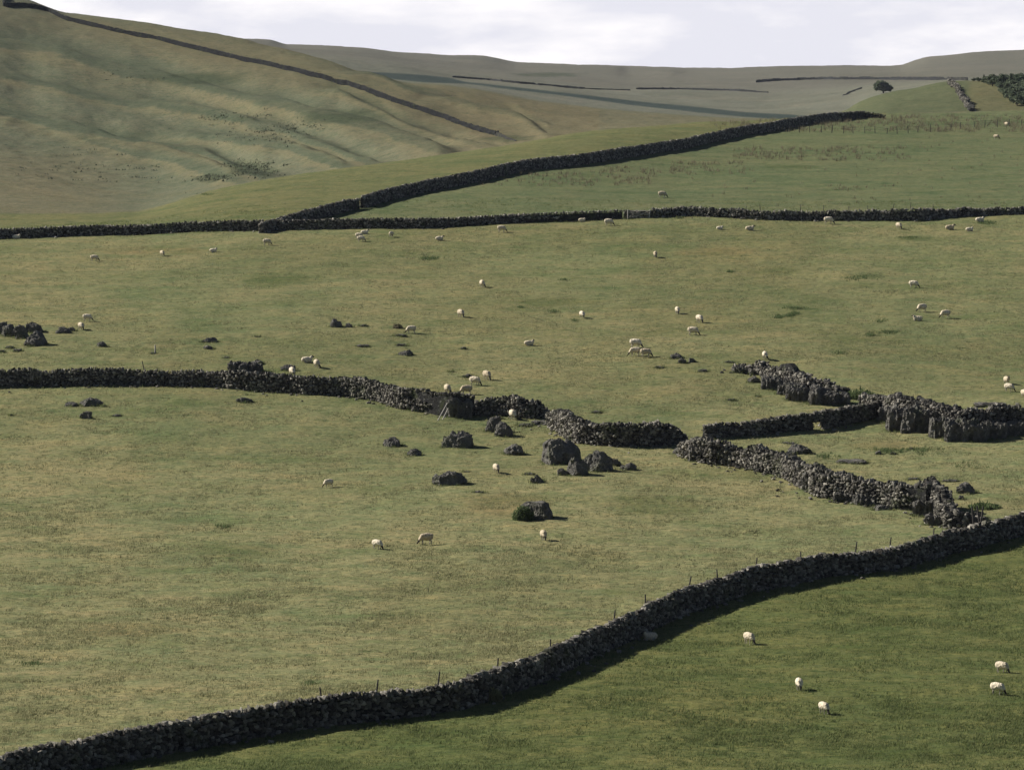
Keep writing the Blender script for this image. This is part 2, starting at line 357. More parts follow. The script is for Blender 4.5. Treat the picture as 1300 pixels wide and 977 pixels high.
def build_terrain():
    ys = np.concatenate([[-400, -200, -80, -30], np.arange(0, 180, 12), np.exp(np.arange(math.log(180), math.log(235), .006)),
                         np.exp(np.arange(math.log(235), math.log(1000), .0022)), np.exp(np.arange(math.log(1000), math.log(4600), .0042)), np.exp(np.linspace(math.log(4640), math.log(20000), 24))])
    a = np.linspace(-.145, .145, 460)
    ext = .145 + np.cumsum(np.geomspace(.0012, .30, 34))
    th = np.concatenate([-ext[::-1], a, ext])
    TH, Y = np.meshgrid(th, ys)
    X = TH * np.maximum(Y, 150 + .0 * Y)
    Z = H(X, Y)
    # tussocks and hoof-worn unevenness
    amp = sstep(150, 230, Y) * (1 - sstep(800, 1400, Y) * .3)
    Z = Z + sstep(700, 900, Y) * (.18 * vnoise(X / 6, Y / 8, seed=25) + .12 * vnoise(X / 2.2, Y / 3.4, seed=26) - .12 * np.abs(vnoise(X / 22, Y / 5 + X / 40, seed=27)) * (Y < 1500)) + amp * (.055 * vnoise(X / 1.9, Y / 1.7, seed=21) + .05 * vnoise(X / 4.2, Y / 3.6, seed=22) + .03 * vnoise(X / .8, Y / 1.1, seed=23))
    V = np.stack([X, Y, Z], -1).reshape(-1, 3)
    nr, nc = Y.shape
    idx = np.arange(nr * nc).reshape(nr, nc)
    Q = np.stack([idx[:-1, :-1], idx[:-1, 1:], idx[1:, 1:], idx[1:, :-1]], -1).reshape(-1, 4)
    me = mesh_np('ground', V, Q, M_GROUND, 4, smooth=True)
    # sward of each field; fell ribs and far bank also carry painted shade
    x, y = V[:, 0], V[:, 1]; t = x / np.maximum(y, 150); u = CU + F_PX * t
    e = (V[:, 2] - CAM_Z) / np.maximum(y, 60); v = v_of_e(e)
    ones = np.ones(len(V))
    c = TURF['field'] * ones[:, None]
    def put(mask, col):
        nonlocal c
        mk = np.clip(mask, 0, 1)[:, None]; c = c * (1 - mk) + (np.asarray(col) if np.ndim(col) == 1 else col) * mk
    wob = .35 * vnoise(x / 3, y / 3, seed=40)
    yn = np.interp(t, th_n, y_n)
    put(sstep(.6, -.6, y - yn + wob * 2), TURF['lower'])
    yf = np.interp(t, th_f, y_f); beyond = sstep(-.5, .8, y - yf + wob)
    put(beyond, TURF['pasture'])
    put(sstep(380, 480, y) * (1 - beyond) * .35 + .3 * sstep(.05, .5, fbm(x / 30, y / 45, seed=50)) * (1 - beyond) * (y > 300), TURF['shoulder'])
    yd = np.interp(t, th_d, y_d, left=0, right=1e9); bd = sstep(-.5, .8, y - yd + wob) * beyond
    put(bd, TURF['shoulder'])
    crest = np.array([(0, 262, 650), (170, 266, 650), (250, 246, 665), (325, 230, 680), (440, 213, 705), (640, 186, 760), (820, 161, 820), (961, 153, 880), (1130, 144, 930), (1300, 141, 970)], float)
    yc_ = np.interp(u, crest[:, 0], crest[:, 2])
    fm = sstep(-6, 14, y - np.where(u < 260, yc_ - 25, yc_ + 6) + 14 * fbm(x / 25, y / 25, seed=60))
    put(fm, TURF['fell'])
    tan = np.array([.175, .145, .088])
    put(fm * (1 - sstep(1300, 1500, y)) * sstep(.0, .8, fbm((.92 * x + .39 * y) / 16, (.39 * x - .92 * y) / 190, seed=61)) * .22, tan)
    put(fm * (1 - sstep(1300, 1500, y)) * sstep(35, 0, v - np.interp(u, [0, 203, 440, 660], [9, 51, 108, 179])) * (u < 760) * .55, tan)
    put(fm * (1 - sstep(1300, 1500, y)) * sstep(.15, .7, fbm(x / 12, y / 16, seed=62, octv=5, gain=.7)) * .14, (.08, .098, .066))
    put(fm * (1 - sstep(1300, 1500, y)) * sstep(.2, .8, fbm(x / 9, y / 20, seed=66, octv=5, gain=.7)) * .14, (.18, .16, .11))
    put(fm * (1 - sstep(1300, 1500, y)) * sstep(.1, .7, fbm((.92 * x + .39 * y) / 5, (.39 * x - .92 * y) / 110, seed=69, octv=4, gain=.65)) * .22, (.085, .10, .07))
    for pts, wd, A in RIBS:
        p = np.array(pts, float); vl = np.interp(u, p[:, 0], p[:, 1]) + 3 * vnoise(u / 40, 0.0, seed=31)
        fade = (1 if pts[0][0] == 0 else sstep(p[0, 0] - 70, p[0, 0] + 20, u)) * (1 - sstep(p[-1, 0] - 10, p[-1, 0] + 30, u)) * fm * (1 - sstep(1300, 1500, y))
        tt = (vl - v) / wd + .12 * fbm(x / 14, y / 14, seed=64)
        put(fade * sstep(-.02, .10, tt) * sstep(1.5, .3, tt) * .55, (.07, .090, .062))  # bracken green that also paints the shaded side behind each rib crest
        put(fade * sstep(-.9, -.1, tt) * sstep(.06, -.04, tt) * .55, (.185, .165, .105))  # bright sunlit rib crest painted into the turf as pale tan
    lowleft = fm * (1 - sstep(1300, 1500, y)) * sstep(210, 60, u) * sstep(175, 215, v) + fm * (1 - sstep(1300, 1500, y)) * sstep(420, 620, u) * sstep(90, 130, v)
    put(lowleft * .45, (.175, .145, .095))
    put(sstep(1380, 1500, y), TURF['moor'])
    put(sstep(1380, 1500, y) * sstep(.1, .6, fbm(x / 160, y / 260, seed=63)) * .5, (.125, .125, .105))
    put(sstep(1380, 1500, y) * sstep(.1, .8, fbm(x / 50, y / 130, seed=67, octv=5, gain=.65)) * .5, (.115, .12, .10))
    put(sstep(1380, 1500, y) * sstep(.2, .8, fbm(x / 70, y / 90, seed=68, octv=5, gain=.65)) * .35, (.205, .19, .165))
    put(sstep(2300, 3000, y) * .5, (.13, .118, .112))
    put(sstep(1060, 1120, y) * (1 - sstep(1400, 1500, y)) * sstep(1040, 1080, u), TURF['dome'])
    put(sstep(1060, 1120, y) * (1 - sstep(1400, 1500, y)) * sstep(1225, 1235, u), (.135, .13, .075))
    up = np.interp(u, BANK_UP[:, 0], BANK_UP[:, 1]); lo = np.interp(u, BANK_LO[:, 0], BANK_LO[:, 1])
    put(sstep(up - .8, up + .8, v) * (1 - sstep(lo - .7, lo + .7, v)) * (u > 455) * (u < 1060) * (y > 1300) * .9, TURF['bank'])  # shade of the steep bank painted on as dark vegetation colour
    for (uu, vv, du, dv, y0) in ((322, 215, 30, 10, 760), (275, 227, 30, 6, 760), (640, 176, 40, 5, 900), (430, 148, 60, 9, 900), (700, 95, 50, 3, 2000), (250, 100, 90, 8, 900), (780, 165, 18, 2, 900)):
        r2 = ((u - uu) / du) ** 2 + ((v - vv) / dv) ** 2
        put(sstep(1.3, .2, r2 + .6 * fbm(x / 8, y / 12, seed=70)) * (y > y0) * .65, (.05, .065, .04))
    # bare patches and rank green patches in the pastures
    for (uu, vv, du, dv, col) in ((940, 600, 60, 12, 0), (820, 640, 90, 14, 0), (640, 640, 60, 18, 2), (1090, 350, 34, 4, 1), (980, 344, 40, 5, 0), (545, 328, 12, 2, 1), (1252, 283, 14, 3, 1), (1160, 303, 25, 3, 1), (300, 700, 60, 14, 0), (160, 800, 80, 12, 2), (1120, 565, 45, 7, 2), (340, 355, 50, 10, 0), (900, 320, 60, 6, 2), (180, 318, 80, 6, 2), (700, 383, 70, 5, 0), (1000, 212, 40, 3, 1)):
        r2 = ((u - uu) / du) ** 2 + ((v - vv) / dv) ** 2
        col = [(.10, .115, .05), (.06, .085, .035), (.215, .165, .09)][col]
        put(sstep(1.4, .1, r2 + .5 * fbm(x / 4, y / 6, seed=71)) * (y < 900) * .55, col)
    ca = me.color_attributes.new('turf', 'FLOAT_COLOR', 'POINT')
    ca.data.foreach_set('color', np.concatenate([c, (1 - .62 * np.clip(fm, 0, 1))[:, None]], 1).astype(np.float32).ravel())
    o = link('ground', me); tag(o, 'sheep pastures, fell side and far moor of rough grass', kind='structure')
    return o
build_terrain()

# ------------------------------------------------------------------ haze in the valley air
def build_haze():
    x0, x1, y0, y1, z0, z1 = -6500, 6500, -450, 13500, -700, 420
    V = [(x, y, z) for x in (x0, x1) for y in (y0, y1) for z in (z0, z1)]
    Q = [(0, 1, 3, 2), (4, 6, 7, 5), (0, 4, 5, 1), (2, 3, 7, 6), (0, 2, 6, 4), (1, 5, 7, 3)]
    m = bpy.data.materials.new('valley_haze'); m.use_nodes = True; t = m.node_tree; t.nodes.clear()
    o = t.nodes.new('ShaderNodeOutputMaterial'); pv = t.nodes.new('ShaderNodeVolumePrincipled')
    pv.inputs['Color'].default_value = (.80, .86, 1, 1); pv.inputs['Density'].default_value = HAZE; pv.inputs['Anisotropy'].default_value = 0
    t.links.new(pv.outputs[0], o.inputs['Volume'])
    ob = link('haze', mesh_np('haze', V, Q, m, 4)); tag(ob, 'thin pale haze in the valley air', kind='stuff')
HAZE = 0.000022
build_haze()

# ------------------------------------------------------------------ stones and dry stone walls
_ph = (1 + 5 ** .5) / 2
ICO_V = np.array([(-1, _ph, 0), (1, _ph, 0), (-1, -_ph, 0), (1, -_ph, 0), (0, -1, _ph), (0, 1, _ph), (0, -1, -_ph), (0, 1, -_ph), (_ph, 0, -1), (_ph, 0, 1), (-_ph, 0, -1), (-_ph, 0, 1)], float)
ICO_V /= np.linalg.norm(ICO_V[0])
ICO_F = np.array([(0, 11, 5), (0, 5, 1), (0, 1, 7), (0, 7, 10), (0, 10, 11), (1, 5, 9), (5, 11, 4), (11, 10, 2), (10, 7, 6), (7, 1, 8), (3, 9, 4), (3, 4, 2), (3, 2, 6), (3, 6, 8), (3, 8, 9), (4, 9, 5), (2, 4, 11), (6, 2, 10), (8, 6, 7), (9, 8, 1)])
def stones(P, S, ang, tilt, jit=.16):
    """n angular stones: centres P, half sizes S, heading ang, roll tilt"""
    P = np.asarray(P, float); n = len(P)
    b = np.sign(ICO_V) * np.abs(ICO_V) ** .62
    v = b[None] * (1 + rng.normal(0, jit, (n, 12, 1))) + rng.normal(0, jit * .5, (n, 12, 3))
    v = v * np.asarray(S)[:, None, :]
    ct, st = np.cos(tilt)[:, None], np.sin(tilt)[:, None]
    x, z = v[..., 0] * ct - v[..., 2] * st, v[..., 0] * st + v[..., 2] * ct
    ca, sa = np.cos(ang)[:, None], np.sin(ang)[:, None]
    X = x * ca - v[..., 1] * sa; Y = x * sa + v[..., 1] * ca
    V = np.stack([X, Y, z], -1) + P[:, None, :]
    Fc = ICO_F[None] + (np.arange(n) * 12)[:, None, None]
    return V.reshape(-1, 3), Fc.reshape(-1, 3)
def cat(*vf):
    V, Fs, k = [], [], 0
    for v, f in vf: V.append(v); Fs.append(f + k); k += len(v)
    return np.vstack(V), np.vstack(Fs), [len(f) for _, f in vf]
WALLG = 'dry stone walls between the pastures'
def make_wall(P, h, label, cat_='wall', size=.34, th=.8, h_end=None, rough=1.0, ragged=.07, hole=None, top=True, mat=None, group=WALLG, name='dry_stone_wall', gaps=(), wob=.12):
    """P: (n,3) foot line; h: wall height (number or one per point)"""
    mat = mat or M_STONE
    P = np.asarray(P, float); d = np.r_[0, np.cumsum(np.hypot(*np.diff(P[:, :2], axis=0).T))]
    Ltot = d[-1]; hs = np.full(len(P), h, float) if np.ndim(h) == 0 else np.asarray(h, float)
    seed = int(P[0, 0] * 13) % 997
    def pos(s):
        x = np.interp(s, d, P[:, 0]); y = np.interp(s, d, P[:, 1]); e = size
        dx = np.interp(s + e, d, P[:, 0]) - np.interp(s - e, d, P[:, 0]); dy = np.interp(s + e, d, P[:, 1]) - np.interp(s - e, d, P[:, 1])
        l = np.hypot(dx, dy) + 1e-9; tx, ty = dx / l, dy / l
        off = wob * vnoise(s / 3.1, 0.0, seed=seed)
        return x - ty * off, y + tx * off, tx, ty
    def hh(s): return np.interp(s, d, hs) * (1 + ragged * (vnoise(s / 2.3, 0.0, seed=seed + 5) + .7 * vnoise(s / .7, 0.0, seed=seed + 6) + 1.1 * vnoise(s / 7.5, 0.0, seed=seed + 7)))
    zc = np.linspace(0, Ltot, max(8, int(Ltot / 1.2))); px, py, _, _ = pos(zc); gz = H(px, py)
    def ground(s): return np.interp(s, zc, gz)
    PP, SS, AA, TT = [], [], [], []
    ncourse = int(max(hs) / (size * .62)) + 1
    for c in range(ncourse):
        for sgn in (-1, 1):
            n = int(Ltot / (size * .95)) + 2
            ls = size * rng.uniform(.5, 1.25, n); s = np.cumsum(ls) - ls / 2; s = s[s < Ltot]; ls = ls[:len(s)]
            n = len(s); x, y, tx, ty = pos(s); z = (c + .45) * size * .62 + rng.normal(0, .055, n)
            ht = hh(s); keep = z < ht
            if hole is not None: keep &= ~((np.abs(s - hole[0]) < hole[1] + .1) & (z < hole[2]))
            for g0, g1 in gaps: keep &= ~((s > g0) & (s < g1))
            bat = th / 2 - .12 * z / max(hs.max(), .5) - .10 + rng.normal(0, .075 * rough, n)
            hz = size * .36 * rng.uniform(.6, 1.45, n); hy = np.full(n, .17) * rng.uniform(.8, 1.3, n)
            X = x - ty * sgn * bat; Y = y + tx * sgn * bat
            PP.append(np.stack([X, Y, ground(s) + z], -1)[keep]); SS.append(np.stack([ls * .52, hy, hz], -1)[keep])
            AA.append(np.arctan2(ty, tx)[keep] + rng.normal(0, .18, keep.sum())); TT.append(rng.normal(0, .55 * rough, keep.sum()))
    wv, wf = stones(np.vstack(PP), np.vstack(SS), np.concatenate(AA), np.concatenate(TT))
    # hearting inside
    sg = np.linspace(0, Ltot, max(2, int(Ltot / .6) + 1)); x, y, tx, ty = pos(sg); g = ground(sg); ht = hh(sg) - size * .35
    hw0, hw1 = th / 2 - .16, th / 2 - .26
    cv, cf = [], []
    for i in range(len(sg) - 1):
        m_ = (sg[i] + sg[i + 1]) / 2
        if any(g0 < m_ < g1 for g0, g1 in gaps): continue
        lowz = hole[2] if hole is not None and abs(m_ - hole[0]) < hole[1] + .15 else -.3
        k = len(cv)
        for j in (i, i + 1):
            top_z = max(ht[j], .1)
            for sg_, hw, zz in ((-1, hw0, lowz), (1, hw0, lowz), (1, hw1, top_z), (-1, hw1, top_z)):
                cv.append((x[j] - ty[j] * sg_ * hw, y[j] + tx[j] * sg_ * hw, g[j] + zz))
        q = [(0, 1, 5, 4), (1, 2, 6, 5), (2, 3, 7, 6), (3, 0, 4, 7), (0, 3, 2, 1), (4, 5, 6, 7)]
        for a_, b_, c_, d_ in q: cf += [(k + a_, k + b_, k + c_), (k + a_, k + c_, k + d_)]
    V, Fc, cnt = cat((wv, wf), (np.array(cv), np.array(cf)))
    base = P[len(P) // 2]
    me = mesh_np(name, V - base, Fc, mats=[mat, M_CORE], mi=np.r_[np.zeros(cnt[0]), np.ones(cnt[1])])
    o = link(name, me, loc=base); tag(o, label, cat_, group, 'thing')
    if top:
        n = int(Ltot / (size * .62)); s = np.sort(rng.uniform(0, Ltot, n)); s = np.linspace(0, Ltot, n) + rng.normal(0, .04, n)
        x, y, tx, ty = pos(s); keep = np.ones(n, bool)
        for g0, g1 in gaps: keep &= ~((s > g0) & (s < g1))
        ang = np.arctan2(ty, tx) + rng.normal(0, .3, n)
        S = np.stack([size * rng.uniform(.16, .42, n), np.full(n, min(th, 1.0) * .36) * rng.uniform(.6, 1.1, n), size * rng.uniform(.32, .85, n)], -1)
        Pz = ground(s) + hh(s) + size * .12
        v, f = stones(np.stack([x, y, Pz], -1)[keep], S[keep], ang[keep], rng.normal(0, .25, keep.sum()))
        co = link('coping', mesh_np('coping', v - base, f, mat), parent=o)
    return o

# near wall, from below the picture to the corner on the far side of the flock
make_wall(PW_NEAR, 1.78, 'long dark stone wall in the foreground climbing below the row of leaning stakes', size=.36, th=.95, ragged=.045, rough=.4)
# long wall across the middle, in two lengths with the tumbled gap between them
PW_MID = path([(-550, 494), (-60, 491), (0, 490.5), (60, 490), (102, 489.5), (160, 489), (220, 489), (280, 492), (337, 497), (381, 500), (432, 501.5), (456, 505), (478, 509), (497, 514), (512, 519), (544, 524), (578, 530), (602, 528)])
hm = [1.7, 1.7, 1.75, 1.8, 1.75, 1.6, 1.55, 1.65, 1.9, 1.9, 1.95, 2.1, 2.0, 1.9, 2.1, 2.1, 2.2, 1.9]
make_wall(PW_MID, hm, 'grey dry stone wall across the middle, shaded westward, lit where it bends downhill', size=.36, ragged=.09, wob=.3)
PW_MIDB = path([(596, 526), (620, 526), (645, 527), (668, 529), (684, 530), (697, 528)])
make_wall(PW_MIDB, [1.5, 1.6, 1.9, 1.9, 1.6, .4], 'short humped length of stone wall behind the sheep and the twin boulders', size=.38, ragged=.12, th=1.1, wob=.3)
PW_MIDC = path([(702, 541), (712, 549), (727, 556), (743, 562), (760, 564), (784, 566), (812, 566), (838, 565), (858, 563), (872, 561)])
make_wall(PW_MIDC, [1.7, 2.6, 2.5, 2.4, 2.1, 2.0, 2.0, 2.0, 1.5, .4], 'broad grey wall beyond the biggest boulder, tapering to a low tumbled tip', size=.38, ragged=.10, th=1.3, wob=.35)
# paddock walls
PW_PAD = path([(894, 556), (915, 554.5), (952, 553), (985, 549.5), (1019, 546), (1045, 543.5), (1082, 536), (1118, 529)])
dpad = np.r_[0, np.cumsum(np.hypot(*np.diff(PW_PAD[:, :2], axis=0).T))]
make_wall(PW_PAD, [1.2, 1.25, 1.35, 1.5, 1.6, 1.65, 1.7, 1.75], 'dark shaded paddock wall pierced by a small square sheep hole', size=.34, hole=(float(np.interp(1036, [1019, 1045], dpad[4:6])), .42, .75), ragged=.05)
PW_LOW = path([(873, 578), (886, 586), (905, 588), (930, 590), (952, 594), (975, 598), (1000, 604), (1020, 614), (1044, 628), (1069, 634), (1097, 639), (1145, 644), (1176, 651)])
make_wall(PW_LOW, [1.4, 2.6, 2.5, 2.1, 2.0, 1.9, 1.75, 2.0, 2.4, 2.3, 2.1, 2.0, 2.0], 'thick sunlit rubble wall running down from the paddock corner', size=.42, ragged=.13, th=1.5, wob=.45)
PW_LOW2 = path([(1166, 641), (1180, 645), (1190, 652), (1200, 662), (1212, 672), (1232, 668), (1243, 664)])
make_wall(PW_LOW2, [1.9, 2.2, 2.3, 2.0, 1.6, 1.1, .7], 'pale tumbled wall end spilling against the foreground wall beside three stakes', size=.40, ragged=.2, th=1.6, wob=.3)
PW_CLIFF = path([(1098, 520), (1120, 527), (1150, 538), (1175, 543), (1200, 548), (1225, 552), (1250, 551), (1275, 549), (1300, 547), (1350, 543), (1550, 532), (1800, 520)])
make_wall(PW_CLIFF, [1.8, 2.0, 2.7, 2.7, 2.7, 2.3, 2.6, 2.7, 2.3, 2.3, 1.7, 1.7], 'rubble wall heaped on top of the limestone cliff beside the paddock', size=.40, ragged=.12, th=1.5, wob=.3)
PW_RUIN = path([(934, 467), (950, 472), (972, 477), (990, 484), (1010, 490), (1032, 496), (1050, 500), (1075, 506)])
make_wall(PW_RUIN, [.35, .7, 1.1, 1.5, 1.7, 1.7, 1.5, 1.0], 'ruined low wall petering out among outcrops above the paddock', size=.42, ragged=.35, th=1.2, top=False, wob=.5)
# far wall in two lengths either side of the hurdle
make_wall(PW_FAR, [1.25] * 8 + [1.05, 1.1, 1.1], 'dark far wall running along the foot of the fell, west of the wooden hurdle', size=.36, ragged=.04, rough=.6)
make_wall(PW_FAR2, [1.15, 1.15, 1.1, 1.25, 1.25, 1.1, 1.0, 1.0, 1.1, 1.1], 'rough grey far wall with posts behind it, east of the wooden hurdle', size=.42, ragged=.12)
make_wall(PW_DIAG, [1.3, 1.4, 1.5, 1.3], 'short dark wall rising from the far wall to a small notch', size=.38, ragged=.025, rough=.3)
make_wall(PW_DIAG2, [1.62] * 10 + [1.3, .5], 'very long black wall climbing over the green shoulder to the skyline of the pasture', size=.38, ragged=.025, rough=.3)
# walls on the fell and the moor
FELLW = path([(8, 9), (34, 8.5), (60, 14), (85, 26), (135, 38), (203, 51.5), (254, 64), (338, 83), (388, 95), (440, 108), (498, 129), (565, 151), (633, 173), (655, 179)], 700)
make_wall(FELLW, [1.3] * 12 + [1.1, .4], 'thin dark wall slanting down the whole fell side', size=.45, th=.6, ragged=.05, rough=.3, mat=M_FARSTONE, top=False)
make_wall(path([(6, -8), (5.5, 0), (5.5, 8)], 700), 1.3, 'stub of wall leaving the fell top above the long slanting wall', size=.9, mat=M_FARSTONE, top=False)
DOMEW = path([(1205, 104.5), (1213, 112), (1221, 122), (1227, 132), (1234, 142)], 1000)
make_wall(DOMEW, [1.1, 1.2, 1.3, 1.4, 1.4], 'tumbled wall going straight up the green knoll beside the plantation', size=.5, ragged=.25, mat=M_STONE, th=.8, top=False, wob=.8)
for pts, hgt, lab in (([(960, 105), (990, 102.5), (1040, 101.2), (1100, 101), (1160, 101.6), (1228, 102)], 1.9, 'straight dark moor wall beyond the lone tree'),
                      ([(808, 113.5), (845, 113.5), (880, 114), (930, 115.5), (975, 118)], 1.25, 'faint wall across the pale moor above the dark bank'),
                      ([(575, 98.5), (620, 102), (660, 106), (700, 109.5), (740, 113), (800, 115)], 1.0, 'faint thin wall just above the narrow end of the dark bank'),
                      ([(1094, 112), (1081, 117), (1070, 122)], .5, 'tiny grey wall stub on the moor west of the lone tree')):
    pts = np.array(pts, float); uu_ = np.linspace(pts[0, 0], pts[-1, 0], 2 + int(abs(pts[-1, 0] - pts[0, 0]) / 8)); o_ = np.argsort(pts[:, 0])
    make_wall(path(list(zip(uu_, np.interp(uu_, pts[o_, 0], pts[o_, 1]))), 1400), hgt, lab, size=.9, th=1.0, mat=M_FARSTONE, top=False, ragged=.05, rough=.3)

# ------------------------------------------------------------------ limestone boulders and outcrops
def remeshed(bm, voxel, name, smooth_it=2):
    me = bpy.data.meshes.new(name); bm.to_mesh(me); bm.free()
    o = bpy.data.objects.new(name, me); COL.objects.link(o)
    m = o.modifiers.new('r', 'REMESH'); m.mode = 'VOXEL'; m.voxel_size = voxel
    s = o.modifiers.new('s', 'SMOOTH'); s.factor = .5; s.iterations = smooth_it
    dg = bpy.context.evaluated_depsgraph_get(); me2 = bpy.data.meshes.new_from_object(o.evaluated_get(dg))
    bpy.data.objects.remove(o); bpy.data.meshes.remove(me); me2.name = name
    me2.polygons.foreach_set('use_smooth', np.ones(len(me2.polygons), dtype=bool))
    return me2
def ico_mesh(sub):
    bm = bmesh.new(); bmesh.ops.create_icosphere(bm, subdivisions=sub, radius=1)
    V = np.array([v.co[:] for v in bm.verts]); Fc = np.array([[v.index for v in f.verts] for f in bm.faces]); bm.free()
    return V, Fc
I4, I5 = ico_mesh(4), ico_mesh(5)
_rk = [0]
def rock(u, v, wp, hp, label, kind='boulder', name=None, mat=None, slab=0, deep=.6, group=None, peaks=1):
    """a rock whose foot stands at (u, v); wp, hp its width and height in picture pixels"""
    _rk[0] += 1; sd_ = _rk[0] * 7
    p = at(u, v - (0 if hp < 8 else 1.0)); s = ppm(p); W, Hh = wp / s * (1.3 if kind == 'crag' else 1.0), hp / s * (.88 if kind == 'boulder' else .90) * (1.0 if slab == 0 else .85)
    D = W * deep
    rs = np.random.default_rng(sd_)
    loc = np.array([p[0], p[1] + D * .42, p[2]]); loc[2] = min(float(H(loc[0], loc[1])), p[2] + .2)
    if kind == 'flat':
        V0, Fc = I4; b = np.sign(V0) * np.abs(V0) ** .72; x, y, z = b.T
        rr = 1 + .3 * vnoise(x * 1.5, y * 1.5, z, seed=sd_) - .3 * np.abs(vnoise(x * 3, y * 3, z * 2, seed=sd_ + 1)) + .2 * vnoise(x * 6, y * 6, z * 5, seed=sd_ + 2)
        q = b * rr[:, None]; V = np.stack([q[:, 0] * W * .52, q[:, 1] * D * .6, q[:, 2] * Hh * .6], -1)
    else:
        bm = bmesh.new(); crag = kind == 'crag'
        nb = int(np.clip(W / (.42 if crag else .7), 3, 11)); wl = W / nb
        for row in range(2 if D > .8 else 1):
            for i in range(nb):
                t_ = (i + .5) / nb * 2 - 1; hb = Hh * ((1 - .45 * abs(t_) ** 2.2) if not crag else 1) * rs.uniform(.72, 1.04) * (1 if row == 0 else 1.05)
                if slab: hb *= .55 + .5 * (t_ + 1) / 2
                rx = wl * rs.uniform(.78, 1.15); ry = D * rs.uniform(.22, .42)
                M_ = Matrix.Translation((t_ * (W / 2 - wl * .4) + rs.normal(0, wl * .12), (-.5 + row) * D * .4 + rs.normal(0, D * .09), hb * .36)) @ Matrix.Rotation(rs.normal(0, .09 if crag else .3), 4, 'Y') @ Matrix.Rotation(rs.normal(0, .3), 4, 'X') @ Matrix.Diagonal((rx, ry, hb * .66, 1))
                g_ = bmesh.ops.create_icosphere(bm, subdivisions=2, radius=1)
                for v_ in g_['verts']:
                    c_ = v_.co; v_.co = Vector([math.copysign(abs(k_) ** (.5 if crag else .7), k_) for k_ in c_]) * (1 + rs.normal(0, .07))
                    v_.co = M_ @ v_.co
        me_ = remeshed(bm, max(min(W, Hh) / 22, .045), 'rock_body', 0)
        nv = len(me_.vertices); V = np.zeros(nv * 3); me_.vertices.foreach_get('co', V); V = V.reshape(-1, 3)
        no = np.zeros(nv * 3); me_.vertices.foreach_get('normal', no); no = no.reshape(-1, 3)
        me_.calc_loop_triangles(); Fc = np.zeros(len(me_.loop_triangles) * 3, dtype=np.int32); me_.loop_triangles.foreach_get('vertices', Fc); Fc = Fc.reshape(-1, 3)
        bpy.data.meshes.remove(me_)
        x, y, z = V.T; zf = .35 if crag else .8
        dsp = .10 * vnoise(x * 1.8, y * 1.8, z * 1.8 * zf, seed=sd_) - .13 * np.abs(vnoise(x * 3.6, y * 3.6, z * 3.6 * zf, seed=sd_ + 1)) + .06 * vnoise(x * 8, y * 8, z * 8 * zf, seed=sd_ + 2) + .03 * vnoise(x * 17, y * 17, z * 14, seed=sd_ + 3)
        V = V + no * (dsp * min(1.0, Hh * .9 + .15) * (1.5 if crag else 1.2))[:, None]
        S_ = np.array([W / 2, D / 2, Hh * .7]); q = (V - [0, 0, Hh * .25]) / S_
        for _ in range(9 if not crag else 0):
            nn = rs.normal(0, 1, 3); nn[1] = -abs(nn[1]) if rs.random() < .6 else nn[1]; nn[2] = abs(nn[2]) * (.35 if crag else .8); nn /= np.linalg.norm(nn)
            dd = q @ nn; k_ = np.quantile(dd, rs.uniform(.80, .95)); m_ = dd > k_; q[m_] -= (dd[m_] - k_)[:, None] * nn * .9
        V = q * S_ + [0, 0, Hh * .25]
        x, y, z = V.T; amp_ = min(1.0, Hh * .8 + .1)
        V = V + no * (amp_ * ((-.42 * np.abs(vnoise(x * 2.1, y * 2.1, z * .45, seed=sd_ + 11)) - .16 * np.abs(vnoise(x * 5.5, y * 5.5, z * 1.6, seed=sd_ + 12)) + .14) if crag else (-.20 * np.abs(vnoise(x * 1.7 + z, y * 1.7, z * 2.0, seed=sd_ + 11)) - .08 * np.abs(vnoise(x * 5.5, y * 5.5, z * 6, seed=sd_ + 12)) + .12)))[:, None]
        V = V + no * (.035 * vnoise(x * 7, y * 7, z * 7 * zf, seed=sd_ + 8) + .03 * vnoise(x * 15, y * 15, z * 12, seed=sd_ + 9))[:, None]
        if 'flat-topped' in label: V[:, 2] = np.minimum(V[:, 2], np.quantile(V[:, 2], .80) + .08 * vnoise(V[:, 0] * 2, V[:, 1] * 2, seed=3))
        V[:, 2] *= Hh / max(np.percentile(V[:, 2], 99.6), .05); V[:, 2] = np.maximum(V[:, 2], -.5 - .2 * Hh)
    nm = name or ('boulder' if kind == 'boulder' else 'limestone_outcrop' if kind == 'crag' else 'flat_rock')
    o = link(nm, mesh_np(nm, V, Fc, mat or M_LIME), loc=loc)
    tag(o, label, {'boulder': 'boulder', 'crag': 'outcrop', 'flat': 'rock'}[kind], group or {'boulder': 'boulders lying in the pastures', 'crag': 'limestone outcrops built into the walls', 'flat': 'small rocks showing through the turf'}[kind])
    return o
B, K, FL = 'boulder', 'crag', 'flat'
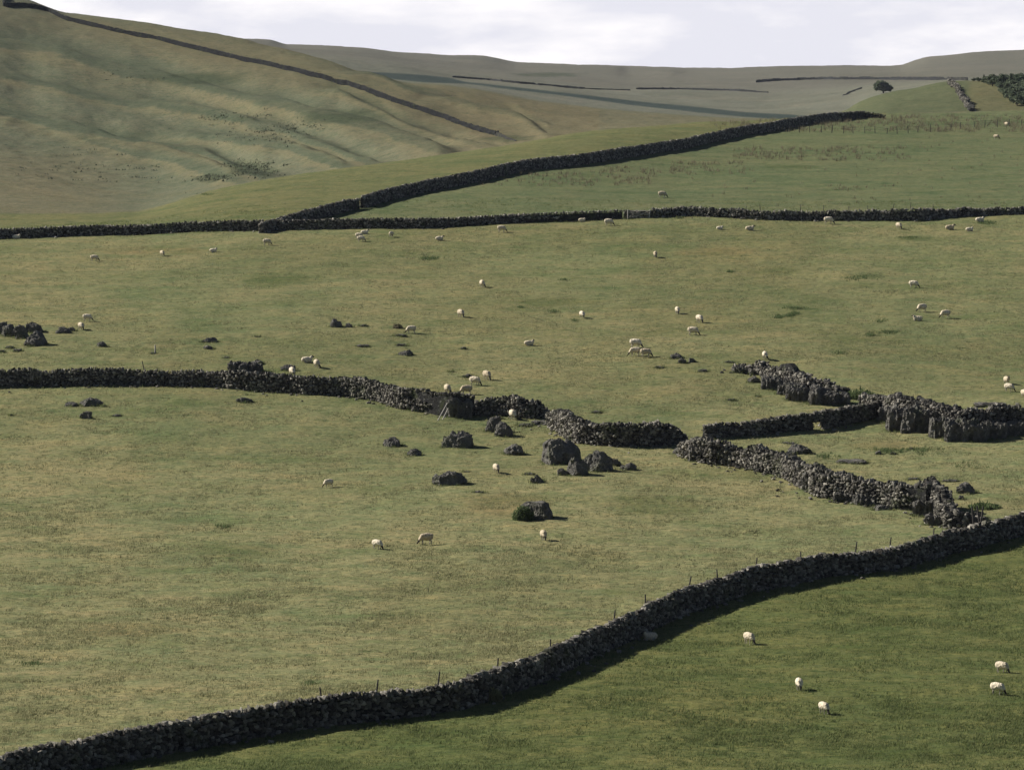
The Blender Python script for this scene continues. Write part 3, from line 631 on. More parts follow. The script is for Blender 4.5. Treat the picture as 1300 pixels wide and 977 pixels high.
ROCKS = [
 (2, 425, 16, 17, B, 'half seen dark boulder at the western end of the boulder cluster by the picture edge'),
 (11, 428, 17, 17, B, 'rounded grey boulder second in the western cluster, lit on its crown'),
 (27, 430, 19, 18, B, 'squat grey boulder in the middle of the western cluster'),
 (43, 423, 20, 14, B, 'rough boulder at the back of the western cluster'),
 (45, 440, 30, 20, B, 'biggest dark humped boulder in front of the western cluster'),
 (79, 424.5, 18, 9, B, 'low craggy boulder between the western cluster and two grazing sheep'),
 (91, 420, 9, 5.5, B, 'small companion stone right behind the low craggy boulder near two sheep'),
 (129.5, 440, 14, 7, B, 'lone pointed dark boulder in the open west field'),
 (12, 442, 10, 5, FL, 'small dark rock below the western boulder cluster'),
 (22, 446, 10, 5, FL, 'small pale rock below the biggest western boulder'),
 (2, 447, 8, 5, FL, 'little grey rock at the picture edge below the western cluster'),
 (194, 449, 6, 3, FL, 'little white stone at the foot of a lone stump'),
 (89, 516, 17, 6, B, 'low dark rock touching the longer rock below the shaded middle wall'),
 (113, 516, 28, 10, B, 'long dark humped boulder below the shaded middle wall'),
 (109, 532, 15, 10, B, 'rounded black boulder in front of the long humped one'),
 (147.5, 528.5, 11, 4, FL, 'thin flat dark rock east of the rounded black boulder'),
 (13.5, 527, 5, 3, FL, 'tiny white stone alone in the western field'),
 (132, 516, 4, 3, FL, 'tiny pale stone beside the long humped boulder'),
 (310.5, 512, 19, 8, B, 'slanting slab of rock just below the middle wall'),
 (313, 502, 5, 2, FL, 'pale stone fleck between wall and slanting slab'),
 (311, 474, 32, 14, K, 'broad craggy outcrop standing directly behind the middle wall'),
 (325, 462, 15, 6, B, 'dark jagged boulder atop the craggy outcrop behind the middle wall'),
 (365, 471.5, 16, 8, B, 'grey boulder behind the wall touching a sheep'),
 (287, 455, 8, 4, FL, 'pale flat stone upslope from the craggy outcrop behind the wall'),
 (266, 436, 20, 8, B, 'dark wedge of rock in mid field, upper of two'),
 (265, 443, 14, 6, B, 'dark wedge of rock in mid field, lower of two'),
 (326.5, 428, 7, 3, FL, 'small dark rock alone between the two wedges and the square block'),
 (426, 417, 17, 12, B, 'square dark block standing up out of the field'),
 (443, 416, 12, 6.5, B, 'low grey boulder next to the square dark block'),
 (461, 414.5, 11, 4, FL, 'row of flat stones trailing off from the square dark block'),
 (461, 440.5, 17, 6, FL, 'slanting grey rock ledge in the slope below the square block'),
 (510, 439, 12, 4, FL, 'thin rock ledge between the grazing sheep and the darker slab'),
 (513, 453, 19, 9, B, 'dark slanting slab low on the slope above the middle wall'),
 (509, 427, 14, 4, FL, 'dark rock ledge at the feet of a grazing sheep'),
 (588, 443.5, 7, 5, FL, 'small round grey stone alone upslope of four sheep'),
 (594, 479, 16, 6, FL, 'broken grey rocks beside the highest of four sheep near the wall'),
 (573, 472, 5, 2, FL, 'faint flat stone west of the broken grey rocks'),
 (499, 568, 23, 15, B, 'arched black boulder west of the leaning wedge boulder'),
 (527, 579, 18, 9, B, 'low split rock downhill of the arched black boulder'),
 (580, 570, 36, 27, B, 'large dark leaning wedge boulder below the buttress in the wall'),
 (625, 549, 22, 21, B, 'rough grey boulder, taller of the twins below the humped wall'),
 (639, 555, 25, 20, B, 'rounded boulder, lower of the twins below the humped wall'),
 (651, 578, 26, 14, B, 'long low black boulder midway to the biggest boulder'),
 (572, 617, 43, 18, B, 'long low jagged rock lying alone above the pair of sheep'),
 (592, 600, 8, 4, FL, 'small rock off the upper end of the long jagged rock'),
 (712, 590, 55, 34, B, 'the biggest boulder, massive and cracked, below the broad wall'),
 (734, 605, 28, 25, B, 'pointed dark boulder leaning on the front of the biggest boulder'),
 (715, 604, 15, 10, B, 'small lumpy rock at the foot of the pointed dark boulder'),
 (761, 600, 30, 29, B, 'light grey ridged boulder east of the pointed dark one'),
 (782, 592, 16, 11, B, 'small boulder between the ridged boulder and the outermost one'),
 (798, 598, 18, 10, B, 'squat boulder at the eastern end of the big boulder group'),
 (682, 614, 17, 12, B, 'knobbly light grey rock downhill from the biggest boulder'),
 (672, 602, 12, 4, FL, 'flat dark rock behind the knobbly light grey rock'),
 (689, 611, 8, 3, FL, 'thin dark ledge beside the knobbly light grey rock'),
 (608, 626, 13, 5, FL, 'pale flat stone in the turf above the bushy boulder'),
 (681, 660, 42, 24, B, 'smooth flat-topped boulder with a nettle bush against its western side'),
 (757, 524, 13, 4, FL, 'thin flat stone beyond the broad grey wall'),
 (860, 456, 18, 8, B, 'dark slanted rock behind the rounded one in the field above the ruined wall'),
 (867, 462.5, 11, 9, B, 'rounded dark rock in front of the slanted one above the ruined wall'),
 (879, 460.5, 9, 7, B, 'little dark upright rock east of the rounded dark rock'),
 (893, 472, 12, 6, FL, 'small slanting rock downhill of the little upright rock'),
 (837, 467, 11, 4, FL, 'pale flat stone just below the trio of close sheep'),
 (926, 461, 12, 4, FL, 'flat pale stones at the very start of the ruined wall'),
 (957, 487, 17, 8, B, 'grey rock lying just below the ruined wall'),
 (929, 508, 9, 3.5, FL, 'small grey stone in the field above the paddock wall'),
 (962, 504, 5, 3, FL, 'tiny pale stone below the ruined wall'),
 (1213, 521, 12, 8, B, 'dark rounded boulder behind the cliff-top wall'),
 (1255, 516, 33, 7, FL, 'pale flat limestone pavement behind the cliff-top wall'),
 (1157, 570, 8, 4, FL, 'small pale stone in the paddock under the cliff'),
 (1116, 577, 9, 6, B, 'square dark stone in the paddock beside rank grass'),
 (1134, 577, 7, 5, FL, 'small broken stone east of the square dark stone'),
 (1014, 577, 30, 13, B, 'row of grey rocks in the paddock behind the sunlit rubble wall'),
 (1082, 588, 34, 6, FL, 'low dark rock ledge in the paddock behind the sunlit rubble wall'),
 (1002, 564, 16, 5, FL, 'flat pale stones near the foot of the pierced paddock wall'),
 (1228, 627, 25, 15, B, 'jumbled dark boulder standing clear beside the pale tumbled wall end'),
 (1220, 634, 11, 6, B, 'small rock in front of the jumbled dark boulder'),
 (1206, 612, 22, 6, FL, 'line of stones spreading from the end of the sunlit rubble wall'),
 (1160, 609, 14, 4, FL, 'dark stones behind the sunlit rubble wall'),
 (1121, 648, 30, 7, B, 'long low rock at the foot of the sunlit rubble wall'),
 (867, 578, 24, 11, B, 'heap of grey rocks in the gap between broad wall and paddock corner'),
 (667, 541, 18, 5, FL, 'low scattered stones in front of the humped wall'),
 (689, 541, 30, 9, FL, 'pinkish flat rock spill in the tumbled gap of the middle wall'),
 (862, 277, 5, 3, FL, 'pale stone at the foot of the far wall east of the hurdle'),
 (432, 513, 0, 0, None, ''),
 (584, 532, 23, 29, K, 'tall fluted limestone buttress built into the middle wall'),
 (560, 525, 8, 6, FL, 'pale stone at the foot of the middle wall near the buttress'),
 (527, 524, 12, 9, B, 'black boulder at the foot of the middle wall'),
 (1126, 537, 16, 22, K, 'low western pillar of the limestone cliff'),
 (1141, 548, 21, 35, K, 'second pillar of the limestone cliff, pale and fluted'),
 (1159, 550, 22, 38, K, 'tallest fluted block of the limestone cliff'),
 (1179, 549, 20, 30, K, 'recessed block of the limestone cliff beside its tallest block'),
 (1195, 556, 22, 29, K, 'blocky pillar at the middle of the limestone cliff'),
 (1215, 561, 22, 33, K, 'rounded pillar of the limestone cliff, lit along one edge'),
 (1238, 561, 26, 30, K, 'dark bulging block at the east of the limestone cliff'),
 (1262, 558, 24, 22, K, 'mossy low block where the cliff sinks into the wall'),
 (1286, 554, 24, 20, K, 'shaded mossy block at the picture edge under the cliff-top wall'),
 (987, 495, 28, 17, K, 'sunlit angular outcrop at the upper end of the ruined wall'),
 (1003, 502, 24, 17, K, 'rough grey outcrop second along the ruined wall'),
 (1021, 509, 34, 20, K, 'wide fissured outcrop third along the ruined wall'),
 (1044, 514, 25, 23, K, 'tall dark outcrop block beside the gap in the ruined wall'),
 (1062, 515, 24, 17, K, 'dark leaning outcrop at the lower end of the ruined wall'),
 (1073, 503, 12, 12, K, 'small pale outcrop behind the leaning one'),
 (940, 475, 14, 10, K, 'first small outcrop at the head of the ruined wall'),
 (962, 476, 16, 8, K, 'flat topped outcrop behind the head of the ruined wall'),
 (1018, 615, 20, 26, K, 'fluted sunlit outcrop beneath the rubble wall'),
 (1033, 624, 18, 34, K, 'tall narrow fluted outcrop beneath the rubble wall'),
 (1055, 631, 30, 34, K, 'big square outcrop block beneath the rubble wall'),
 (1070, 638, 18, 15, K, 'mossy dark lump leaning on the big square outcrop block'),
 (1097, 643, 20, 16, K, 'rough dark outcrop low in the sunlit rubble wall'),
 (884, 587, 18, 22, K, 'pale rounded outcrop at the paddock corner'),
 (900, 588, 16, 20, K, 'grey rounded outcrop next to the paddock corner'),
 (1177, 656, 24, 24, K, 'lumpy outcrop where the sunlit rubble wall meets the pale tumbled end'),
 (1190, 668, 22, 16, K, 'rounded outcrop inside the pale tumbled wall end'),
]
for u, v, wp, hp, kd, lab in ROCKS:
    if kd: rock(u, v, wp, hp, lab, kd, slab=1 if 'slant' in lab or 'wedge' in lab else 0)

# ------------------------------------------------------------------ sheep
def capsule(bm, p0, r0, p1, r1, sy=1.0, n=10):
    p0, p1 = Vector(p0), Vector(p1); L = (p1 - p0).length
    steps = max(2, int(L / .035))
    for i in range(steps + 1):
        t = i / steps; c = p0.lerp(p1, t); r = r0 + (r1 - r0) * t
        bmesh.ops.create_icosphere(bm, subdivisions=2, radius=r, matrix=Matrix.Translation(c) @ Matrix.Diagonal((1, sy, 1, 1)))
def sheep_meshes(pose):
    bm = bmesh.new(); hy = 0.0
    low = pose.startswith('lying'); zo = -.30 if low else 0
    capsule(bm, (-.36, 0, .60 + zo), .20, (.30, 0, .60 + zo), .19)
    if not low:
        for sy in (-1, 1):
            st = .05 * sy if pose != 'stand' else 0
            capsule(bm, (.30, .11 * sy, .50), .075, (.31 + st, .115 * sy, .26), .042); capsule(bm, (.31 + st, .115 * sy, .26), .042, (.29 + st, .11 * sy, .03), .032)
            capsule(bm, (.29 + st, .11 * sy, .03), .036, (.33 + st, .11 * sy, .02), .03)
            capsule(bm, (-.36, .12 * sy, .50), .12, (-.28 - st, .125 * sy, .38), .075); capsule(bm, (-.28 - st, .125 * sy, .38), .07, (-.42 - st, .12 * sy, .25), .04)
            capsule(bm, (-.42 - st, .12 * sy, .25), .04, (-.38 - st, .115 * sy, .03), .032); capsule(bm, (-.38 - st, .115 * sy, .03), .036, (-.34 - st, .115 * sy, .02), .03)
    else:
        for sy in (-1, 1):
            capsule(bm, (.30, .14 * sy, .16), .07, (.48, .15 * sy, .06), .045); capsule(bm, (.48, .15 * sy, .05), .042, (.30, .17 * sy, .04), .034)
            capsule(bm, (-.30, .18 * sy, .18), .11, (-.10, .24 * sy, .07), .06); capsule(bm, (-.10, .24 * sy, .06), .05, (-.28, .26 * sy, .04), .034)
    if pose == 'graze': nk, h0, h1 = (.60, 0, .36), (.62, 0, .33), (.80, 0, .09)
    elif pose == 'graze_turned': nk, h0, h1 = (.56, .14, .36), (.58, .16, .33), (.66, .30, .09)
    elif pose == 'lying_turned': nk, h0, h1 = (.48, .10, .62), (.50, .12, .64), (.58, .32, .56)
    elif low: nk, h0, h1 = (.54, 0, .64), (.55, 0, .66), (.77, 0, .57)
    else: nk, h0, h1 = (.56, 0, .88), (.57, 0, .90), (.79, 0, .80)
    capsule(bm, (.34, 0, .62 + zo), .15, nk, .095); capsule(bm, h0, .092, h1, .052)
    d = (Vector(h1) - Vector(h0)).normalized(); sd2 = d.cross(Vector((0, 0, 1))).normalized(); c = Vector(h0)
    for s_ in (-1, 1): capsule(bm, c + sd2 * .07 * s_ - d * .02, .03, c + sd2 * .17 * s_ - d * .04 + Vector((0, 0, -.01)), .016)
    capsule(bm, (-.56, 0, .60 + zo), .04, (-.60, 0, .40 + zo * .7), .03)
    body = remeshed(bm, .02, 'sheep')
    body.materials.append(M_LEG); body.materials.append(M_FACE)
    hv = Vector(h0); nb = len(body.polygons); mi = np.zeros(nb, dtype=np.int32)
    cc = np.zeros(nb * 3); body.polygons.foreach_get('center', cc); cc = cc.reshape(-1, 3)
    mi[np.linalg.norm(cc - (np.array(h0) + np.array(h1)) / 2, axis=1) < .23] = 1
    body.polygons.foreach_set('material_index', mi)
    bm = bmesh.new()
    capsule(bm, (-.38, 0, .62 + zo), .275, (-.05, 0, .60 + zo), .315, .86); capsule(bm, (-.05, 0, .60 + zo), .315, (.30, 0, .62 + zo), .27, .86)
    nv = Vector(nk); capsule(bm, (.32, 0, .64 + zo), .23, Vector((.32, 0, .64 + zo)).lerp(nv, .75), .15)
    fl = remeshed(bm, .035, 'fleece', 1)
    n = len(fl.vertices); co = np.zeros(n * 3); fl.vertices.foreach_get('co', co); co = co.reshape(-1, 3)
    no = np.zeros(n * 3); fl.vertices.foreach_get('normal', no); no = no.reshape(-1, 3)
    k = .022 * vnoise(co[:, 0] * 11, co[:, 1] * 11, co[:, 2] * 11, seed=5) + .012 * vnoise(co[:, 0] * 24, co[:, 1] * 24, co[:, 2] * 24, seed=6)
    co = co + no * k[:, None]; fl.vertices.foreach_set('co', co.ravel()); fl.materials.append(M_WOOL); fl.update()
    return body, fl
SM = {p: sheep_meshes(p) for p in ('graze', 'graze_turned', 'stand', 'lying', 'lying_turned')}
protos = {}
G, GT, ST, LY, LT = 'graze', 'graze_turned', 'stand', 'lying', 'lying_turned'
SHEEP = [
 (21, 303, 0, LY, 1, 'sheep lying in the shade at the foot of the far wall, westernmost of all'),
 (120, 331.5, 0, G, .95, 'sheep grazing alone below the far wall, first west of the picture centre top field'),
 (206, 325, 300, G, .85, 'small sheep below the far wall, west one of a spread pair near the wall bend'),
 (271, 320, 0, LT, .9, 'sheep lying down, east one of a spread pair below the far wall'),
 (339, 311, 0, G, 1, 'dark-sided sheep grazing where the diagonal wall meets the far wall'),
 (111, 407.5, 5, G, 1, 'upper of two sheep grazing close together by the western boulders'),
 (103, 418.5, 300, G, 1, 'lower of two sheep, rounded, standing next to the western boulders'),
 (390, 460, 8, LY, 1.15, 'sheep lying with its dark head raised above the middle wall'),
 (402, 467, 285, GT, 1.1, 'round sheep seen end on beside the one with raised dark head'),
 (371, 477, 290, G, 1.1, 'sheep against the grey boulder behind the middle wall'),
 (561, 287.5, 355, G, 1.05, 'sheep grazing right at the foot of the far wall, near mid length'),
 (463, 297, 10, LY, .9, 'topmost of three crowded sheep below the far wall'),
 (456, 303, 350, G, .95, 'middle of three crowded sheep below the far wall'),
 (458.5, 307, 0, G, .95, 'lowest and darkest of three crowded sheep below the far wall'),
 (497, 301, 60, GT, .9, 'sheep just east of the crowded three below the far wall'),
 (558, 305, 0, LY, .95, 'sheep lying below the one at the foot of the far wall'),
 (637, 294.5, 0, G, 1.05, 'sheep grazing below the far wall, between the wall-foot sheep and the hurdle'),
 (739, 281.5, 355, LT, .9, 'pale sheep lying beside the far wall west of the hurdle'),
 (773, 286.5, 0, G, 1.1, 'sheep grazing just below the hurdle end of the far wall'),
 (832, 327, 275, G, 1, 'sheep facing downhill alone, below the far wall east of the hurdle'),
 (612, 364.5, 285, GT, 1.05, 'sheep alone in the upper middle field, casting a shadow east'),
 (585, 402.5, 300, G, 1.05, 'round dark-fronted sheep in the middle field'),
 (522, 423, 185, G, 1.05, 'sheep standing on the rock ledge in the middle field'),
 (739, 403.5, 290, G, .95, 'small sheep next to a tuft in the middle field'),
 (860, 398.5, 280, G, 1, 'highest of three sheep strung out east of the middle field'),
 (672, 438.5, 0, LT, 1, 'sheep lying alone in the centre of the middle field'),
 (807, 441.5, 355, G, 1.2, 'rear one of the tight trio of grazing sheep'),
 (806, 451.5, 178, G, 1.15, 'front west one of the tight trio of grazing sheep'),
 (820, 453, 0, G, 1.15, 'front east one of the tight trio of grazing sheep'),
 (618, 482, 300, G, 1.15, 'topmost of four sheep gathered above the limestone buttress'),
 (603, 489, 335, G, 1.1, 'second highest of four sheep above the limestone buttress'),
 (568, 499.5, 285, GT, 1.15, 'west one of four sheep above the buttress, close behind the wall'),
 (592, 500.5, 190, G, 1.15, 'broad sheep side on, lowest of four above the buttress'),
 (536, 505, 0, LY, 1.2, 'sheep mostly hidden behind the middle wall, only its back showing'),
 (650.5, 532, 285, GT, 1.15, 'sheep tight against the front of the humped wall'),
 (914, 291.5, 0, LT, .85, 'tiny pale sheep lying below the far wall, west of its resting neighbour'),
 (952, 292.5, 8, LY, 1.05, 'sheep lying with head up below the far wall, east of its tiny neighbour'),
 (1052, 284.5, 0, G, 1.15, 'sheep grazing tight to the foot of the rough far wall'),
 (1141, 290.5, 300, G, 1, 'sheep standing alone below the posts of the far wall'),
 (1206, 291.5, 8, LY, 1.15, 'west one of three resting sheep near the far wall east end'),
 (1231, 293.5, 0, LT, .95, 'lowest and smallest of three resting sheep near the far wall east end'),
 (1244, 281.5, 8, LY, 1.1, 'uppermost of three resting sheep, touching the far wall east end'),
 (1160, 365.5, 345, G, 1.1, 'sheep grazing above the eastern three'),
 (1170.5, 395.5, 200, G, 1.1, 'upper of the eastern three, head down on the western side'),
 (1165, 407, 175, LY, 1.05, 'lowest of the eastern three, resting'),
 (1200, 403.5, 195, G, 1.1, 'easternmost of the eastern three, grazing'),
 (888, 409.5, 300, G, 1.05, 'middle one of three sheep strung out east of the middle field'),
 (880, 425.5, 350, G, 1.15, 'lowest one of three strung out sheep, side on with dark flank'),
 (971, 456, 275, GT, 1.05, 'white sheep alone just above the ruined wall'),
 (1278, 488, 285, ST, 1.0, 'upper of three sheep at the east edge above the cliff-top wall'),
 (1281, 497, 320, GT, 1.05, 'round middle one of three sheep at the east edge above the cliff-top wall'),
 (1301, 505, 300, G, 1.05, 'half cut off sheep at the picture edge above the cliff-top wall'),
 (630, 600, 290, G, 1.0, 'sheep seen end on below the long low black boulder'),
 (479, 697, 320, G, 1.0, 'west one of the pair grazing in the open lower field'),
 (541, 690.5, 192, G, 1.12, 'east one of the pair in the lower field, side on facing west'),
 (690, 685, 285, G, .95, 'sheep end on, just below the bushy boulder'),
 (825, 812, 200, LY, 1.0, 'sheep lying in the shadow right under the foreground wall'),
 (951, 817, 305, G, .98, 'white sheep with dark lowered head below the foreground wall'),
 (1014.5, 875, 275, G, .90, 'round sheep with shaded rump in the lowest field'),
 (1272, 854, 318, G, .92, 'upper of two sheep in the corner of the lowest field'),
 (1266.5, 881, 325, G, .95, 'lower of two sheep in the corner of the lowest field'),
 (1046, 905, 300, G, .9, 'yellowish sheep lowest of all, at the bottom of the picture'),
 (417, 618, 205, G, .9, 'sheep alone in the wide western lower field'),
 (841, 251, 0, G, 1.15, 'dark-flanked sheep in the green pasture beyond the hurdle'),
 (1278, 161, 300, GT, 1.1, 'distant sheep by the fence on the brow of the green pasture'),
 (1265, 177, 320, GT, 1.1, 'distant sheep just below the fence line on the green pasture'),
]
for u, v, hd, pose, sc_, lab in SHEEP:
    if pose not in protos:
        b_, f_ = SM[pose]; o = bpy.data.objects.new('sheep', b_); COL.objects.link(o)
        link('fleece', f_, parent=o); protos[pose] = o
    else:
        src = protos[pose]; o = src.copy(); COL.objects.link(o)
        for ch in src.children:
            c = ch.copy(); COL.objects.link(c); c.parent = o
    p = at(u, v); o.location = p + np.array([0, 0, -.02])
    k = sc_ * random.uniform(.97, 1.03); o.scale = (k * .93, k * random.uniform(.98, 1.1), k * 1.02)
    o.rotation_euler = (0, 0, math.radians(hd))
    tag(o, lab, 'sheep', 'sheep grazing and resting in the pastures')

# ------------------------------------------------------------------ posts, fence, hurdle, timbers
def beam(V, Fs, a, b, r0, r1=None, n=6):
    a, b = np.array(a, float), np.array(b, float); r1 = r1 or r0; d = b - a; d /= np.linalg.norm(d)
    s = np.cross(d, (0, 1, 0) if abs(d[1]) < .8 else (1, 0, 0)); s /= np.linalg.norm(s); t = np.cross(d, s); k = len(V)
    for c, r in ((a, r0), (b, r1)):
        for i in range(n): V.append(c + r * (s * math.cos(2 * math.pi * i / n) + t * math.sin(2 * math.pi * i / n)))
    for i in range(n):
        j = (i + 1) % n; Fs += [(k + i, k + j, k + n + j), (k + i, k + n + j, k + n + i)]
    for i in range(1, n - 1): Fs += [(k, k + i + 1, k + i), (k + n, k + n + i, k + n + i + 1)]
def post(u, v, top_h, lean, label, r=.065, back=.6, group='stakes standing along the walls', mat=None, dmin=180):
    p = at(u, v, dmin); V, Fs = [], []
    beam(V, Fs, (0, 0, -.3), (lean * top_h * .5, .02, top_h * .5), r, r * .95); beam(V, Fs, (lean * top_h * .5, .02, top_h * .5), (lean * top_h * 1.05, .0, top_h), r * .96, r * .8)
    x, y = p[0], p[1] + back
    o = link('wooden_stake', mesh_np('wooden_stake', np.array(V), np.array(Fs), mat or M_WOOD), loc=(x, y, float(H(x, y)))); tag(o, label, 'stake', group)
fw_u = [(411, 881, -.15), (474, 877, .14), (553, 868, .12), (629.5, 846, .08), (699, 825, .0), (777, 785, .12), (821, 764, -.05), (871, 742, .2), (913, 733, -.08), (957.5, 720, .12), (1017, 709, 0), (1084, 698, .14), (1128, 693, .12), (1185, 678, .05)]
ORD = ['lowest and westernmost', 'second', 'third', 'fourth', 'fifth', 'sixth', 'seventh', 'eighth', 'ninth', 'tenth', 'eleventh', 'twelfth', 'thirteenth', 'fourteenth']
HN = [.55, .95, 1.05, .75, 1.0, .8, .75, .85, .85, 1.0, .75, .9, .95, .6]
for i, (u, v, ln) in enumerate(fw_u):
    s = F_PX / np.interp(u, np.array([CU + F_PX * q[0] / q[1] for q in PW_NEAR]), PW_NEAR[:, 1])
    post(u, v + 1.85 * s, 1.85 + .75 * HN[i], ln * .8, f'thin {"leaning" if ln else "upright"} stake above the foreground wall, {ORD[i]} from the bottom of the climb', back=.65)
for i, (u, dv, ln) in enumerate([(1239.5, 0, -.10), (1243, 0, .12), (1248, -1, -.14)]):
    p = at(u, 667 + 24); post(u, 667 + 24 + dv, 3.3, ln, ['dark stake leaning outward, first of three at the pale wall end', 'crossed middle stake of three at the pale wall end', 'third stake of three at the pale wall end, leaning east'][i], r=.09, back=.75)
for i, (u, hgt, ln) in enumerate([(946, 1.9, .1), (967, 2.1, -.12), (1016, 2.2, .05), (1044, 2.1, .12), (1078, 1.9, 0), (1102, 2.0, 0), (1131, 2.3, .22), (1155, 2.5, .08), (1185, 2.2, 0)]):
    post(u, 279, hgt, ln, f'{"dark" if u == 1155 else "thin"} post showing above the rough far wall, {ORD[i].replace("lowest and ", "")} of nine', r=.05, back=.6)
post(197, 448.5, 1.0, 0, 'pale broken stump standing alone in the west field', r=.09, back=0, mat=M_PALEWOOD)
post(186, 489, 2.6, -.2, 'forked dark stick poking above the middle wall', r=.06, back=.8)

# wire fence on the brow of the green pasture
fu = np.array([989, 1002, 1015, 1028, 1043, 1056, 1071, 1083, 1098, 1111, 1126, 1139, 1153, 1165, 1181, 1191, 1207, 1219, 1237, 1250, 1266, 1281, 1297, 1312])
fv = np.interp(fu, [989, 1043, 1126, 1170, 1207, 1237, 1300], [168, 168, 170, 168.5, 165, 162, 159.5])
fp = path(list(zip(fu, fv)), 500)
root = bpy.data.objects.new('wire_fence', None); COL.objects.link(root); root.location = fp[0]
tag(root, 'old post and wire fence with leaning posts along the rushy brow of the pasture', 'fence')
tops = []
for i, p in enumerate(fp):
    V, Fs = [], []; q = p - fp[0]; hgt = random.uniform(1.15, 1.6); lx = random.uniform(-.12, .12)
    beam(V, Fs, q + (0, 0, -.2), q + (lx, 0, hgt), .075, .065); tops.append(q + (lx * .8, 0, hgt - .15))
    link('post', mesh_np('post', np.array(V), np.array(Fs), M_WOOD), parent=root)
for dz in (0, -.45):
    V, Fs = [], []
    for a_, b_ in zip(tops[:-1], tops[1:]): beam(V, Fs, a_ + (0, 0, dz), b_ + (0, 0, dz), .012, .012, 4)
    link('wire', mesh_np('wire', np.array(V), np.array(Fs), M_WOOD), parent=root)

# hurdle closing the gap in the far wall
h0, h1 = at(797, 277), at(824, 277); dv_ = h1 - h0
root = bpy.data.objects.new('wooden_hurdle', None); COL.objects.link(root); root.location = h0
tag(root, 'low bleached wooden hurdle of crooked rails closing the gap in the far wall', 'hurdle')
for k, z in enumerate((.18, .42, .68, .95)):
    V, Fs = [], []; beam(V, Fs, (0, 0, z + random.uniform(-.06, .06)), dv_ + (0, 0, z + random.uniform(-.1, .1)), .055, .05); link('rail', mesh_np('rail', np.array(V), np.array(Fs), M_PALEWOOD), parent=root)
V, Fs = [], []; beam(V, Fs, dv_ * .3 + (0, -.06, .1), dv_ * .92 + (0, -.06, .95), .05); link('brace', mesh_np('brace', np.array(V), np.array(Fs), M_PALEWOOD), parent=root)
for q, ln in ((np.zeros(3), 0), (dv_ * .98, .25)):
    V, Fs = [], []; beam(V, Fs, q + (0, 0, -.2), q + (ln, 0, 1.25), .08); link('post', mesh_np('post', np.array(V), np.array(Fs), M_PALEWOOD), parent=root)
make_wall(path([(792, 276.5), (812, 276.8), (830, 276.5)]), .85, 'low tumbled stones under the wooden hurdle', size=.42, ragged=.3, top=False)
for u0, v0, u1, v1, lab in ((556, 532, 568, 509, 'long bleached plank leaning on the buttress in the middle wall'), (562, 531, 571, 512, 'shorter bleached plank leaning beside the long one on the buttress')):
    p = at(u0, v0) + np.array([0, -.9, 0]); p[2] = float(H(p[0], p[1])); s = ppm(p); V, Fs = [], []
    beam(V, Fs, (0, 0, .02), ((u1 - u0) / s, .9, (v0 - v1) / s - .1), .065, .05, 5)
    o = link('plank', mesh_np('plank', np.array(V), np.array(Fs), M_PALEWOOD), loc=p); tag(o, lab, 'plank', 'planks leaning on the buttress')

# ------------------------------------------------------------------ leaves, trees, tufts
def leaf_cloud(C, size, flat=.5, seed=0):
    """one small bent leaf clump (two triangles) per centre"""
    r = np.random.default_rng(seed); n = len(C); a = r.uniform(0, 2 * np.pi, n)
    u_ = np.stack([np.cos(a), np.sin(a), r.normal(0, flat, n)], -1); v_ = np.stack([r.normal(0, .6, n), r.normal(0, .6, n), np.ones(n)], -1)
    v_ = np.cross(u_, v_); v_ /= np.linalg.norm(v_, axis=1)[:, None]; s = (size * r.uniform(.6, 1.3, n))[:, None]
    V = np.stack([C - u_ * s, C - v_ * s * .6, C + u_ * s, C + v_ * s * .6], 1).reshape(-1, 3)
    k = np.arange(n)[:, None] * 4; Fc = np.concatenate([k + [0, 1, 2], k + [0, 2, 3]], 1).reshape(-1, 3)
    return V, Fc
def crown_points(n, R, Hc, seed, cone=False, nb=16):
    r = np.random.default_rng(seed)
    if cone:
        t = r.random(n) ** .75; z = Hc * (1 - t); rad = R * t * (.65 + .35 * np.sin(t * 38 + seed)) * r.uniform(.35, 1, n); a = r.uniform(0, 6.283, n)
        return np.stack([rad * np.cos(a), rad * np.sin(a), z - .1 * rad], -1)
    cb = r.normal(0, 1, (nb, 3)); cb /= np.linalg.norm(cb, axis=1)[:, None]; cb *= r.uniform(.35, .8, nb)[:, None]; cb[:, 2] *= .8
    w_ = r.integers(0, nb, n); q = r.normal(0, 1, (n, 3)); q /= np.linalg.norm(q, axis=1)[:, None]; q *= (r.random(n) ** .4)[:, None] * r.uniform(.25, .42, nb)[w_][:, None]
    P = cb[w_] + q; return P * np.array([R, R, Hc * .52]) + np.array([0, 0, Hc * .45])
def trunk_mesh(h, r, seed, limbs=5):
    V, Fs = [], []; rr = random.Random(seed); beam(V, Fs, (0, 0, -.4), (rr.uniform(-.1, .1), 0, h), r, r * .55, 8)
    for k in range(limbs):
        a = rr.uniform(0, 6.28); z = h * rr.uniform(.5, .95); l = h * rr.uniform(.5, .9); beam(V, Fs, (0, 0, z), (l * math.cos(a) * .8, l * math.sin(a) * .8, z + l * .6), r * .4, r * .12, 5)
    return mesh_np('trunk', np.array(V), np.array(Fs), M_BARK)
def make_tree(R, Hc, th, seed, cone=False, n=1400, ls=.35, name='broadleaf_tree', mat=None):
    V, Fc = leaf_cloud(crown_points(n, R, Hc, seed, cone), ls, seed=seed); V[:, 2] += th
    root = bpy.data.objects.new(name, None); COL.objects.link(root)
    link('trunk', trunk_mesh(th + Hc * (.75 if cone else .4), .12 + R * .05, seed, 3 if cone else 7), parent=root)
    link('crown', mesh_np('crown', V, Fc, mat or M_LEAF), parent=root)
    return root
